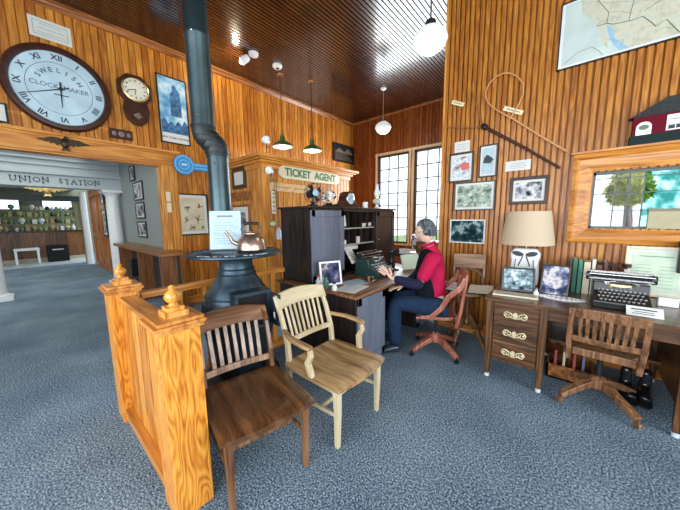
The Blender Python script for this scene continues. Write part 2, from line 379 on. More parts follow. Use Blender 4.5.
# windows in the north wall
M_SASH = plain('dark_window_sash', (.035, .028, .025), .4); M_CASE = wood('pale_window_casing', (.45, .33, .2), (.7, .55, .36), (.85, .72, .52), 'Z', 'X', 0, .35)
def window(idx, a, b, z0, z1, cols, rows, y, cas=.0):
    m = MB(); t = .046
    m.ab((a, y, z0), (a+t, y+.05, z1)); m.ab((b-t, y, z0), (b, y+.05, z1)); m.ab((a, y, z1-t), (b, y+.05, z1)); m.ab((a, y, z0), (b, y+.05, z0+t))
    for i in range(1, cols): x = a+t+(b-a-2*t)*i/cols; m.ab((x-.010, y+.01, z0), (x+.010, y+.035, z1))
    for j in range(1, rows): z = z0+t+(z1-z0-2*t)*j/rows; m.ab((a, y+.01, z-.010), (b, y+.035, z+.010))
    fr = struct(m.build('window_%d' % idx, M_SASH))
    g = MB(); g.ab((a+.01, y+.02, z0+.01), (b-.01, y+.024, z1-.01)); g.build('pane', glass('window_glass'), fr)
    return fr
for i, (a, b) in enumerate(WX):
    window(i+1, a, b, WZ0, WZ1, 3, 7, YN+.03)
    m = MB()
    m.ab((a-.06, YN-.02, WZ0-.0), (a, YN+.05, WZ1+.02)); m.ab((b, YN-.015, WZ0), (b+.06, YN+.05, WZ1+.02)); m.ab((a-.06, YN-.03, WZ1), (b+.08, YN+.05, WZ1+.06)); m.ab((a-.06, YN-.06, WZ0-.04), (b+.06, YN+.05, WZ0))
    struct(m.build('trim_%d' % (6+i), M_CASE, bevel=.003))
# casing of the map-wall window (tapered picture-frame moulding)
m = MB(); ox0, ox1, oz0, oz1 = CX0-.155, CX1+.155, CZ0-.14, CZ1+.17
prof = [(0, 0), (0, .035), (.03, .045), (.045, .028), (.10, .018), (.14, .006), (.15, -.06)]
ring = []
for t_, d in prof:
    k = t_/.15; a0 = ox0+(CX0-ox0)*k; a1 = ox1+(CX1-ox1)*k; b0 = oz0+(CZ0-oz0)*k; b1 = oz1+(CZ1-oz1)*k
    ring.append([(a0, YM-d, b0), (a1, YM-d, b0), (a1, YM-d, b1), (a0, YM-d, b1)])
vs = [p for r in ring for p in r]
m.add(vs, [(4*i+k, 4*i+(k+1) % 4, 4*i+4+(k+1) % 4, 4*i+4+k) for i in range(len(ring)-1) for k in range(4)])
m.ab((ox0-.02, YM-.085, oz1), (ox1+.02, YM, oz1+.018)); struct(m.build('trim_8', M_TRIMX))
# interior window: leaded grid and panes of several tints
m = MB(); y = YM+.06
m.ab((CX0, y, CZ0), (CX0+.02, y+.03, CZ1)); m.ab((CX1-.02, y, CZ0), (CX1, y+.03, CZ1)); m.ab((CX0, y, CZ0), (CX1, y+.03, CZ0+.02)); m.ab((CX0, y, CZ1-.025), (CX1, y+.03, CZ1))
for x in (.235, .325, .42, .70, .98, 1.26, 1.5): m.ab((x-.005, y+.005, CZ0), (x+.005, y+.02, CZ1))
for z in (1.50, 1.66, 1.80): m.ab((CX0, y+.005, z-.004), (CX1, y+.02, z+.004))
w3 = struct(m.build('window_3', plain('lead_came', (.10, .13, .13), .5)))
g = MB(); g.ab((CX0, y+.010, CZ0), (.42, y+.014, CZ1)); g.build('pane', glass('window_glass'), w3)
g = MB(); g.ab((.421, y+.010, CZ0), (CX1, y+.014, CZ1))
t = NT('aqua_rippled_glass'); tr = t.node('ShaderNodeBsdfTransparent'); tr.inputs[0].default_value = (.50, .86, .84, 1); t.l.new(tr.outputs[0], t.n['Material Output'].inputs['Surface'])
tc = t.node('ShaderNodeTexCoord'); no = t.node('ShaderNodeTexNoise'); no.inputs['Scale'].default_value = 14; no.inputs['Detail'].default_value = 3; t.l.new(tc.outputs['Object'], no.inputs['Vector'])
t.l.new(t.ramp(no.outputs['Fac'], [(.35, (.20, .48, .44)), (.5, (.40, .68, .66)), (.62, (.72, .90, .88))]), tr.inputs[0])
g.build('pane', t.m, w3, label='rippled aqua glass')

# ------------------------------------------------------------------ the hall beyond the doorway
m = MB(); m.ab((-8.3, 1.62, 0), (XW-.15, 1.72, 2.85)); struct(m.build('wall_hall_north', M_GREYBLUE))
m = MB(); m.ab((HX, -8, 2.78), (XW-.15, 1.72, 2.86)); struct(m.build('ceiling_hall', M_GREYBLUE))
m = MB(); m.ab((HX, -8.1, 0), (XW-.15, -8, 2.86)); struct(m.build('wall_hall_south', M_GREYBLUE))
m = MB(); m.ab((HX-.1, -8, 0), (HX, 4, 3.4)); struct(m.build('wall_hall_west', plain('hall_far_wall', (.30, .29, .20), .7)))
m = MB()
for x0, x1, z0 in ((-5.9, -5.65, 2.68), (-6.8, -6.6, 2.70)): m.ab((x0, -8, z0), (x1, 1.62, 2.78))
struct(m.build('trim_9', M_LIGHTBLUE))
m = MB(); m.ab((-8.25, -6, 2.13), (-7.95, 1.75, 2.37)); m.ab((-8.28, -6, 2.37), (-7.9, 1.75, 2.44)); m.ab((-8.2, -6, 2.44), (-7.97, 1.75, 2.78)); m.ab((-8.2, -6, 2.54), (-7.93, 1.75, 2.57)); m.ab((-8.2, -6, 2.65), (-7.90, 1.75, 2.78)); m.ab((-8.2, -6, 2.71), (-7.86, 1.75, 2.78))
bm_ = struct(m.build('hall_beam', M_LIGHTBLUE, bevel=.01))
m = MB()
def serif(m, st, size, cy, z, x):
    """capital letters with small foot serifs facing +X"""
    R_ = Matrix(((0, 0, 1, x), (1, 0, 0, 0), (0, 1, 0, z), (0, 0, 0, 1)))
    wd = {'I': .42, 'S': .70, 'T': .74}; ws = [wd.get(c_, .90)*size*.98 for c_ in st]; y = cy-sum(ws)/2
    for ch in st:
        adv = ws.pop(0); y += adv/2; R_[1][3] = y; m.text(ch, size, R_, .012, off=-size*.004)
        h = size*.365
        ft = {'U': [(-.24, 1), (.24, 1)], 'N': [(-.25, 1), (-.25, -1), (.25, 1)], 'I': [(0, 1), (0, -1)], 'T': [(0, -1)], 'A': [(-.27, -1), (.27, -1)], 'S': [], 'O': []}.get(ch, [])
        for fx, fz in ft: m.ab((x-.004, y+fx*size-.055*size*1.6, z+fz*h-.012), (x+.008, y+fx*size+.055*size*1.6, z+fz*h+.012))
        y += adv/2
e = thing('station_sign', 'dark serif letters reading UNION STATION on the pale blue hall beam', 'sign')
m = MB(); serif(m, 'UNION', .135, .235, 2.255, -7.945); m.build('lettering', M_INK, e); m = MB(); serif(m, 'STATION', .125, .935, 2.255, -7.945); m.build('lettering', M_INK, e)
# gold eagle ornament beyond the beam
def eagle(name, label, mat, span, loc, rz, par=None):
    e = thing(name, label, 'ornament', loc, rz)
    m = MB(); m.sphere((0, -.02, 0), span*.085, 12, (1, .7, 1.5)); m.sphere((span*.02, -.03, span*.13), span*.045, 10); m.prism([(span*.05, span*.14), (span*.10, span*.115), (span*.05, span*.10)], -.035, .012)
    m.prism([(-span*.05, -span*.10), (span*.05, -span*.10), (span*.09, -span*.19), (0, -span*.17), (-span*.09, -span*.19)], -.02, .012); m.build('body', mat, e, smooth=True)
    for sg in (-1, 1):
        m = MB(); top = [(.04, .08), (.14, .13), (.26, .12), (.38, .07), (.5, .045)]; bot = [(.44, .02), (.40, .03), (.36, -.01), (.31, .02), (.27, -.04), (.21, .0), (.16, -.07), (.10, -.02), (.05, -.08)]
        m.prism([(sg*x*span, z*span) for x, z in top+bot], -.024, .018); m.build('wing', mat, e, bevel=.003)
    return e
eagle('eagle_ornament', 'gilded spread eagle hanging below the pale blue beam in the hall', plain('gilt', (.75, .55, .2), .35, .7), .75, (-9.5, .53, 2.18), PI/2)
m = MB(); m.tube([(-9.5, .53, 2.2), (-9.5, .53, 2.78)], .008, 6); tag(m.build('hanging_rod', M_BRASS), 'thin brass rod holding the gilded eagle', 'rod')
for i, (x, y, lb) in enumerate(((-8.1, 1.46, 'white round column under the right end of the hall beam'), (-8.1, -.40, 'white round column at the left edge of the doorway view'))):
    c = thing('round_column', lb, 'column', (x, y, 0), 0, 'white hall columns')
    m = MB(); m.lathe([(.135, .1), (.13, 1.2), (.115, 2.02)], n=28); m.build('shaft', M_WHITE, c, smooth=True)
    m = MB(); m.box((0, 0, .035), (.40, .40, .07)); m.lathe([(.18, .07), (.185, .09), (.15, .12)], n=28); m.build('base', M_WHITE, c)
    m = MB(); m.lathe([(.12, 2.0), (.16, 2.06), (.17, 2.08)], n=28); m.box((0, 0, 2.105), (.38, .38, .05)); m.build('capital', M_WHITE, c)
# orange panelled partition beyond the column, with hanging frames
m = MB(); m.ab((-12.2, 1.62, 0), (-8.7, 1.75, 2.35)); m.ab((-12.25, 1.58, 2.35), (-8.65, 1.78, 2.42))
for x in (-12.2, -11.1, -10.0, -8.8): m.ab((x, 1.58, 0), (x+.14, 1.62, 2.35))
for z in (.0, .95, 2.2): m.ab((-12.2, 1.585, z), (-8.7, 1.62, z+.14))
tag(m.build('wooden_partition', wood('partition_wood', (.20, .05, .008), (.46, .15, .025), (.66, .28, .06), 'Z', 'X', 0, .35)), 'orange-brown panelled wood partition past the white hall column', 'partition')

def picture(label, loc, rz, w, h, fmat, fw_, pmat, matw=.0, cat='picture', name='framed_picture', group=None, tilt=0., dep=.02, mmat=None, extra=None):
    """origin at the lower middle of the back; faces local -Y"""
    e = thing(name, label, cat, loc, rz, group); e.rotation_euler = (tilt, 0, rz)
    m = MB()
    m.ab((-w/2, -dep, 0), (-w/2+fw_, 0, h)); m.ab((w/2-fw_, -dep, 0), (w/2, 0, h)); m.ab((-w/2+fw_, -dep, 0), (w/2-fw_, 0, fw_)); m.ab((-w/2+fw_, -dep, h-fw_), (w/2-fw_, 0, h))
    m.build('frame', fmat, e, bevel=min(.003, fw_*.3))
    a = fw_
    if matw:
        m = MB(); m.ab((-w/2+a, -dep*.5, a), (w/2-a, -.002, h-a)); m.build('mount', mmat or M_PAPER, e); a += matw
    m = MB(); m.ab((-w/2+a, -dep*.5-.002, a), (w/2-a, -.003, h-a)); m.build('print', pmat, e)
    if extra: extra(e)
    return e
BWA = [(.02, .02, .025), (.25, .25, .26), (.65, .66, .66)]
A_BW = lambda s, sc=9: art('bw_photo_%s' % s, BWA, sc, s)
def sheet(label, loc, rz, w, h, mat, lines=0, cat='notice', name='paper_notice', tilt=0., ink=None, border=0., title=None):
    e = thing(name, label, cat, loc, rz); e.rotation_euler = (tilt, 0, rz)
    m = MB(); m.ab((-w/2, -.004, 0), (w/2, 0, h)); m.build('sheet', mat, e)
    m = MB()
    if border:
        b = border
        for a_, b_ in (((-w/2+b, h-b-.004), (w/2-b, h-b)), ((-w/2+b, b), (w/2-b, b+.004)), ((-w/2+b, b), (-w/2+b+.004, h-b)), ((w/2-b-.004, b), (w/2-b, h-b))): m.ab((a_[0], -.0055, a_[1]), (b_[0], -.004, b_[1]))
    rnd = random.Random(int(w*1000+lines))
    for i in range(lines):
        z = h*(.18+.64*(i+.5)/lines); ww = w*.5*rnd.uniform(.5, .75)
        m.ab((-ww, -.0055, z-h*.012), (ww, -.004, z+h*.012))
    if m.v: m.build('printing', ink or M_INK, e)
    return e
# frames on the grey-blue hall wall
for x, z, w, h, lb in ((-6.9, 2.25, .36, .30, 'small black frame, topmost on the grey-blue hall wall'), (-6.6, 1.85, .62, .36, 'dark square frame second from the top on the grey-blue hall wall'), (-6.6, 1.49, .60, .32, 'dark square frame third from the top on the grey-blue hall wall'), (-6.6, 1.12, .60, .32, 'dark square frame lowest on the grey-blue hall wall above the shelf')):
    picture(lb, (x, 1.615, z), 0, w, h, M_BLK, .03, A_BW(.3+z), .02, group='frames on the hall wall')
m = MB(); m.ab((-7.6, 1.30, .92), (-4.6, 1.62, .98)); sh = thing('wall_shelf', 'long wooden ledge under the frames in the hall', 'shelf', (0, 0, 0)); m.build('board', M_CROWN, sh, bevel=.004)
for x in (-7.4, -6.0, -4.8): MB().ab((x, 1.34, .0), (x+.05, 1.60, .92)).build('bracket', M_HALLW, sh)
MB().ab((-7.4, 1.57, .05), (-4.7, 1.6, .9)).build('back_panel', plain('painted_recess_shade', (.03, .03, .03), .7), sh)  # dark sheet added to paint the shade of the open space below the ledge
m = MB(); m.ab((-6.75, 1.36, .35), (-6.6, 1.5, .62)); m.ab((-6.72, 1.38, .62), (-6.63, 1.48, .70)); tag(m.build('black_lantern', M_BLK), 'small black lantern hung beneath the hall ledge', 'lantern')
picture('tall black frame, highest one on the orange partition', (-9.9, 1.575, 1.90), 0, .42, .42, M_BLK, .05, A_BW(4.4), .06)
picture('tall narrow black frame, lower one on the orange partition', (-9.9, 1.575, 1.02), 0, .50, .75, M_BLK, .05, A_BW(5.4), .06)
# far gift counter with goods
ct = thing('shop_counter', 'long brown panelled counter at the far end of the hall', 'counter', (-15.3, 0, 0))
m = MB(); m.ab((-.3, -3.0, .12), (.3, 1.75, 1.06)); m.build('body', M_HALLW, ct)
m = MB(); m.ab((-.35, -3.05, 1.06), (.35, 1.8, 1.12)); m.build('top', M_DARKY, ct, bevel=.01)
m = MB(); m.ab((-.34, -3.0, 0), (.5, 1.78, .12)); m.build('plinth', plain('tan_plinth', (.45, .40, .28), .6), ct)
m = MB(); m.ab((-14.9, -4, .0), (-13.2, 1.72, .006)); struct(m.build('floor_sun_patch', plain('painted_sun_patch', (.50, .58, .60), .35)))  # sun patch on the hall floor, painted in as a paler strip
GM = [plain('goods_%d' % i, c, .5) for i, c in enumerate([(.75, .75, .68), (.05, .05, .04), (.25, .35, .10), (.45, .42, .18), (.12, .25, .14), (.6, .75, .75), (.35, .25, .12), (.02, .03, .03)])]
rn = random.Random(3); n = 0
GL = ['cream', 'black', 'leaf green', 'mustard', 'dark green', 'pale aqua', 'tan', 'black']
for lv in range(4):
    y = -1.2
    while y < 1.65:
        i = rn.randrange(8); w = rn.uniform(.08, .16); h = rn.uniform(.12, .22)
        if lv > 1 and y < -.0 and rn.random() < .6: y += w; continue
        m = MB(); zz = 1.12+lv*.26
        if n % 3 == 0: m.lathe([(w*.35, 0), (w*.45, h*.3), (w*.3, h*.7), (w*.12, h*.85), (w*.14, h)], n=10)
        elif n % 3 == 1: m.box((0, 0, h/2), (w*.8, w*.8, h)); m.box((0, 0, h*.9), (w*.85, w*.85, h*.08))
        else: m.sphere((0, 0, h*.55), h*.45, 10); m.lathe([(w*.3, 0), (w*.2, h*.2)], n=10)
        o = tag(m.build('shop_souvenir', GM[i], loc=(-15.215-lv*.18, y+w/2, zz)), 'small gift-shop souvenir on the stepped display over the far counter', 'souvenir', 'souvenirs above the far shop counter'); n += 1; y += w+.015
dsp = MB()
for lv in range(1, 4): dsp.ab((-15.36-lv*.18, -1.6, 1.12), (-15.14-lv*.18, 1.7, 1.12+lv*.26-.002))
tag(dsp.build('display_steps', plain('display_shelf_paint', (.20, .19, .10), .6)), 'stepped display rising behind the far shop counter', 'display')
for i, (y0, y1, z0, z1) in enumerate(((-1.2, .1, 1.95, 2.45), (.75, 1.6, 2.0, 2.45))):
    w = struct(MB().ab((-16.9, y0-.05, z0-.05), (-16.8, y1+.05, z1+.05)).build('window_%d' % (4+i), M_SASH)); MB().ab((-16.81, y0, z0), (-16.78, y1, z1)).build('pane', glow('daylit_far_window', (.85, .93, 1), 1.6), w)
m = MB(); m.ab((-13.3, -4, 2.12), (-13.1, 1.62, 2.3)); struct(m.build('far_beam', plain('dark_beam', (.02, .035, .035), .5)))
m = MB(); m.ab((-13.3, 1.45, 0), (-13.1, 1.62, 2.12)); m.ab((-13.3, 1.3, 1.2), (-13.15, 1.45, 2.12)); struct(m.build('far_post', plain('olive_post', (.20, .19, .10), .5)))
m = MB(); m.lathe([(.09, 0), (.08, 2.4)], n=20); tag(m.build('far_white_column', M_WHITE, loc=(-12.6, 1.50, 0)), 'white post beside the orange partition at the far end', 'column')
ch = thing('white_bench', 'small white stool before the far brown counter', 'stool', (-14.45, .1, 0)); m = MB(); m.box((0, 0, .5), (.35, .6, .08)); m.build('seat', M_WHITE, ch, bevel=.02)
for sy in (-1, 1): MB().box((0, sy*.26, .23), (.3, .06, .46)).build('leg', M_WHITE, ch)
ch = thing('dark_bin', 'black box next to the white stool at the far counter', 'box', (-14.45, .85, 0)); m = MB(); m.box((0, 0, .3), (.4, .55, .6)); m.build('body', M_BLKM, ch, bevel=.01); MB().box((.205, 0, .45), (.01, .3, .05)).build('slot', M_CHROME, ch)

# ------------------------------------------------------------------ west wall dressing
XWf = XW+.002
def on_west(y, z): return (XWf, y, z)
TS = 1.32   # wall pieces scaled about the camera: the dial is about a metre across
# large gallery clock
ck = thing('gallery_clock', 'huge round gallery clock with pale blue dial over the doorway', 'clock', (XWf, .524, 3.074)); R_c = .372
Mr = RY(PI/2)
m = MB(); m.lathe([(R_c*.55, 0), (R_c, .0), (R_c*1.0, .03), (R_c*.965, .055), (R_c*.90, .06), (R_c*.865, .045), (R_c*.85, .025)], n=72, mat=Mr); m.build('rim', M_MAHOG, ck, smooth=True)
m = MB(); m.lathe([(R_c*.862, .0), (R_c*.862, .028)], n=64, mat=Mr); m.build('dial', plain('pale_blue_dial', (.50, .68, .78), .35, noise=.12, nscale=7), ck)
m = MB(); rom = ['XII', 'I', 'II', 'III', 'IIII', 'V', 'VI', 'VII', 'VIII', 'IX', 'X', 'XI']
def face_text(m, st, size, rr, ang, x, turn=True):
    a = -ang; py, pz = rr*math.sin(ang), rr*math.cos(ang)
    # local text X -> +Y, text Y -> +Z, facing +X
    Rb = Matrix(((0, 0, 1, 0), (1, 0, 0, 0), (0, 1, 0, 0), (0, 0, 0, 1)))
    Rr = Matrix.Rotation(a if turn else 0, 4, 'X'); m.text(st, size, Matrix.Translation((x, py, pz)) @ Rr @ Rb, .002, off=size*.02)
for i, s_ in enumerate(rom): face_text(m, s_, .064, R_c*.725, i*PI/6, .029)
for rr in (R_c*.60, R_c*.845): m.tube([(.0285, rr*math.sin(2*PI*k/64), rr*math.cos(2*PI*k/64)) for k in range(64)], .0016, 4, closed=True)
m.build('numerals', M_INK, ck)
m = MB()
Rb = Matrix(((0, 0, 1, .029), (1, 0, 0, 0), (0, 1, 0, .015), (0, 0, 0, 1)))
m.text('CLOCK  MAKER', .056, Rb, .002); Rb[2][3] = -.055; m.ab((.028, -.05, -.058), (.0305, .05, -.048))
for k, chh in enumerate('SWELISH'): face_text(m, chh, .055, R_c*.43, (k-3)*.34, .029)
m.build('lettering', plain('dial_lettering', (.10, .13, .22), .5), ck)
m = MB()
for ang, ln, w_ in ((math.radians(247), R_c*.72, .010), (math.radians(182), R_c*.45, .014)):
    d = V((0, math.sin(ang), math.cos(ang))); m.bar(V((.037, 0, 0))-d*.06, V((.037, 0, 0))+d*ln, w_, .003, (1, 0, 0), w2=.004)
m.lathe([(.016, .03), (.016, .042)], n=16, mat=Mr); m.build('hand', M_BLK, ck)
# octagon drop clock
oc = thing('octagon_clock', 'small dark octagonal drop wall clock beside the huge dial', 'clock', (XWf, 1.30, 3.308))
def octa(r, n=8): return [(r*math.sin(PI/n+2*PI*k/n), r*math.cos(PI/n+2*PI*k/n)) for k in range(n)]
m = MB(); m.prism(octa(.165), 0, .05, 'X'); m.prism(octa(.15), .05, .012, 'X'); m.build('case', M_MAHOG, oc, bevel=.005)
m = MB(); m.prism([(-.10, -.12), (.10, -.12), (.12, -.20), (.10, -.30), (.04, -.36), (-.04, -.36), (-.10, -.30), (-.12, -.20)], 0, .055, 'X'); m.build('drop_box', M_MAHOG, oc, bevel=.005)
m = MB(); m.lathe([(.118, .05), (.125, .07), (.112, .075), (.108, .066)], n=40, mat=Mr, cap=False); m.build('bezel', M_BRASS, oc, smooth=True)
m = MB(); m.lathe([(.109, .05), (.109, .064)], n=40, mat=Mr); m.build('dial', plain('ivory_dial', (.75, .74, .60), .4), oc)
m = MB()
for i in range(12): face_text(m, str(12 if i == 0 else i), .030, .085, i*PI/6, .066)
for ang, ln in ((math.radians(250), .08), (math.radians(190), .055)): m.bar((.070, 0, 0), (.070, ln*math.sin(ang), ln*math.cos(ang)), .006, .002, (1, 0, 0))
m.build('numerals', M_INK, oc)
m = MB(); m.prism([(0, -.235), (.045, -.27), (0, -.305), (-.045, -.27)], .055, .006, 'X'); m.build('window', M_CHROME, oc)
sheet('white certificate with green border high above the huge clock', on_west(0.508, 3.625), PI/2, .275, .165, M_PAPER, 3, 'certificate', 'certificate', border=.025, ink=plain('green_ink', (.15, .4, .35), .6))
picture('small white picture in black frame at the left end above the doorway', on_west(-0.040, 2.569), PI/2, .15, .16, M_BLK, .012, M_PAPER)
pq = thing('small_plaque', 'small dark wooden plaque with pale emblem under the octagonal clock', 'plaque', on_west(1.090, 2.602), PI/2)
m = MB(); m.ab((-.10, -.018, 0), (.10, 0, .10)); m.build('board', M_MAHOG, pq, bevel=.004); m = MB(); m.prism([(.03*math.cos(a*PI/4), .05+.03*math.sin(a*PI/4)) for a in range(8)], -.022, .005); m.ab((-.08, -.02, .03), (-.045, -.017, .07)); m.ab((.045, -.02, .03), (.08, -.017, .07)); m.build('emblem', M_CHROME, pq)
eagle('eagle_ornament', 'dark spread-winged eagle ornament on the door header under the huge clock', plain('dark_bronze', (.05, .035, .02), .4, .6), .36, (XW+.037, .495, 2.425), PI/2)
# poster of station crowd
ps = thing('travel_poster', 'tall blue travel poster in black frame left of the stovepipe', 'poster', on_west(1.802, 2.668), PI/2)
m = MB(); W2, H2 = .325, .755
for a, b in (((-W2/2, 0), (-W2/2+.012, H2)), ((W2/2-.012, 0), (W2/2, H2)), ((-W2/2, 0), (W2/2, .012)), ((-W2/2, H2-.012), (W2/2, H2))): m.ab((a[0], -.022, a[1]), (b[0], 0, b[1]))
m.build('frame', M_BLK, ps)
m = MB(); m.ab((-W2/2+.01, -.01, .01), (W2/2-.01, -.002, H2-.01)); m.mi = 1; m.ab((-W2/2+.014, -.012, .12), (W2/2-.014, -.009, H2-.016))
m.mi = 2; m.prism([(-.03, .32), (-.03, .56), (.0, .60), (.0, .66), (.03, .68), (.05, .64), (.08, .60), (.09, .32)], -.0135, .002)
m.prism([(-.14, .12), (-.14, .25), (-.10, .28), (-.07, .22), (-.04, .26), (.0, .21), (.04, .27), (.08, .22), (.11, .29), (.148, .24), (.148, .12)], -.0135, .002)
m.build('print', [M_PAPER, art('poster_sky', [(.08, .28, .5), (.32, .58, .75), (.75, .85, .88)], 6, 1.), plain('poster_navy', (.05, .15, .30), .3, noise=.7, nscale=30)], ps)
m = MB(); m.text('NEW YORK CENTRAL', .032, Matrix.Translation((0, -.0125, .065)) @ Matrix.Rotation(PI/2, 4, 'X'), .001); m.build('lettering', M_INK, ps)
# blue round sign with tab
bs = thing('blue_sign', 'round bright blue enamel sign with side arm beneath the travel poster', 'sign', (XW+.058, 1.868, 2.351), PI/2)
MBL = plain('sky_blue_enamel', (.03, .30, .66), .35)
m = MB(); m.prism([(.118*math.cos(2*PI*k/32), .118*math.sin(2*PI*k/32)) for k in range(32)], -.018, .016); m.ab((.09, -.016, -.055), (.31, -.002, .035)); m.build('plate', MBL, bs)
m = MB()
for r in (.10, .055): m.tube([(r*math.cos(2*PI*k/32), -.020, r*math.sin(2*PI*k/32)) for k in range(32)], .003, 5, closed=True)
m.ab((-.03, -.0215, -.012), (.03, -.018, .012)); m.ab((.12, -.0185, -.03), (.29, -.016, -.024)); m.ab((.12, -.0185, .008), (.29, -.016, .014)); m.build('marking', plain('pale_blue_mark', (.5, .72, .85), .4), bs)
def sketches(e):
    m = MB(); rr = random.Random(5)
    for cx, cz, r in ((-.07, .36, .06), (.08, .37, .05), (-.09, .2, .05), (.05, .2, .07), (-.02, .1, .05), (.11, .1, .03)):
        for k in range(9):
            a = rr.uniform(0, 6.28); l = rr.uniform(.3, 1)*r
            m.bar((cx, -.0135, cz), (cx+l*math.cos(a), -.0135, cz+l*math.sin(a)), .007, .002, (0, 1, 0))
    m.build('drawing', plain('sepia_ink', (.20, .15, .08), .6), e)
picture('pale botanical-style drawing in thin black frame left of the stove', on_west(1.973, 1.196), PI/2, .385, .53, M_BLK, .018, plain('aged_paper', (.58, .52, .36), .6, noise=.2, nscale=6), .035, extra=sketches)
sw = thing('switch_plate', 'cream light switch plates stacked on the doorway casing', 'switch', (XW+.046, 1.604, 1.579), PI/2)
for z in (0, .13):
    m = MB(); m.ab((-.025, -.008, z), (.025, 0, z+.115)); m.build('plate', plain('cream_plastic', (.72, .64, .42), .4), sw, bevel=.002)
    m = MB(); m.ab((-.006, -.016, z+.045), (.006, -.008, z+.07)); m.build('toggle', M_WHITE, sw)
TS = 1.
# ------------------------------------------------------------------ half wall and rail
hw = thing('half_wall', 'waist-high orange wood partition with two square posts near the chairs', 'half wall', (0, 0, 0))
m = MB()
def ab_(m, a, b): m.ab(a, b)
for x0, x1 in ((-1.53, -1.35), (-2.56, -2.38)):
    m = MB(); m.ab((x0, .35, 0), (x1, .522, .955)); m.build('post', M_PLY, hw, bevel=.003)
    m = MB(); m.ab((x0-.014, .336, .955), (x1+.014, .538, .975)); m.ab((x0-.024, .326, .975), (x1+.024, .548, .992)); m.ab((x0-.01, .342, .992), (x1+.01, .542, 1.008)); m.build('cap', M_TRIMX, hw, bevel=.003)
    cx = (x0+x1)/2
    m = MB(); m.box((cx, .442, 1.022), (.10, .10, .028)); m.box((cx, .442, 1.044), (.075, .075, .02)); m.lathe([(.03, 1.05), (.018, 1.062), (.016, 1.068), (.030, 1.080), (.036, 1.098), (.030, 1.116), (.014, 1.13), (.012, 1.134), (.016, 1.142), (.010, 1.152), (.001, 1.156)], (cx, .442, 0), 24)
    m.build('finial', M_TRIMZ, hw, smooth=True)
m = MB(); m.ab((-2.38, .40, .90), (-1.53, .50, .93)); m.build('rail', M_TRIMX, hw, bevel=.004)
m = MB(); boards(m, .405, 'x', -2.38, -1.53, .09, .90, .10, -1, dep=.008); m.ab((-2.38, .415, .09), (-1.53, .48, .90)); m.build('panel', wood('panel_x', (.42, .12, .012), (.72, .32, .05), (.9, .52, .15), 'Z', 'X', .1, .3, rings=9, stretch=.13), hw)
m = MB(); m.ab((-2.38, .37, 0), (-1.53, .50, .09)); m.ab((-2.38, .36, .09), (-1.53, .50, .105)); m.build('base', M_TRIMX, hw, bevel=.003)
# lower balustrade going back to the booth
bl = thing('balustrade', 'low open wooden balustrade running from the far post behind the stove', 'railing', (0, 0, 0))
m = MB(); m.ab((-2.50, .54, .88), (-2.42, 1.87, .925)); m.build('rail', M_TRIMY, bl, bevel=.004)
for y in (.80, 1.03, 1.26, 1.49, 1.72): MB().ab((-2.485, y-.025, .12), (-2.435, y+.025, .88)).build('baluster', M_TRIMZ, bl, bevel=.002)
m = MB(); m.ab((-2.50, .56, .05), (-2.42, 1.87, .12)); m.build('base', M_TRIMY, bl, bevel=.003)
# ------------------------------------------------------------------ ticket booth
bo = thing('ticket_booth', 'orange fir ticket booth with heavy cornice behind the dark desk', 'booth', (0, 0, 0))
BX, BY0, BY1, BZ = -3.85, 2.61, 4.78, 2.344
m = MB(); boards(m, BX, 'y', BY0, BY1, 0, BZ, .10, 1); boards(m, BY0, 'x', XW+.012, BX, 0, BZ, .10, -1); m.ab((XW+.012, BY0+.024, 0), (BX-.024, BY1, BZ)); m.build('wall', wood('booth_boards', (.34, .11, .014), (.60, .25, .04), (.82, .44, .11), 'Z', 'Y', .1, .32, var=.35, bscale=1.4), bo)
m = MB()
m.ab((BX-.10, BY0-.02, 0), (BX+.02, BY0+.10, BZ)); m.build('corner_post', M_TRIMZ, bo, bevel=.004)
m = MB(); 
for o_, z0, z1 in ((.026, BZ-.08, BZ), (.066, BZ, BZ+.04), (.11, BZ+.04, BZ+.066), (.16, BZ+.066, BZ+.112)): m.ab((XW+.01, BY0-o_, z0), (BX+o_, BY1+o_, z1))
m.build('cornice', M_TRIMY, bo, bevel=.006)
TS = 1.32
# things on booth side
picture('small mounted locomotive print in dark frame on the booth side', (-4.541, BY0-.004, 1.988), 0, .33, .27, plain('dark_olive', (.04, .035, .02), .4), .05, M_PAPER, 0)
sheet('brown carved wooden plaque under the locomotive print', (-4.541, BY0-.004, 1.777), 0, .52, .12, M_CROWN, 1, 'plaque', 'wood_plaque', ink=M_WAL)
picture('framed grey portrait lower on the booth side beside the stove document', (-4.554, BY0-.004, 1.077), 0, .46, .48, M_CROWN, .03, A_BW(7.1, 6), .07)
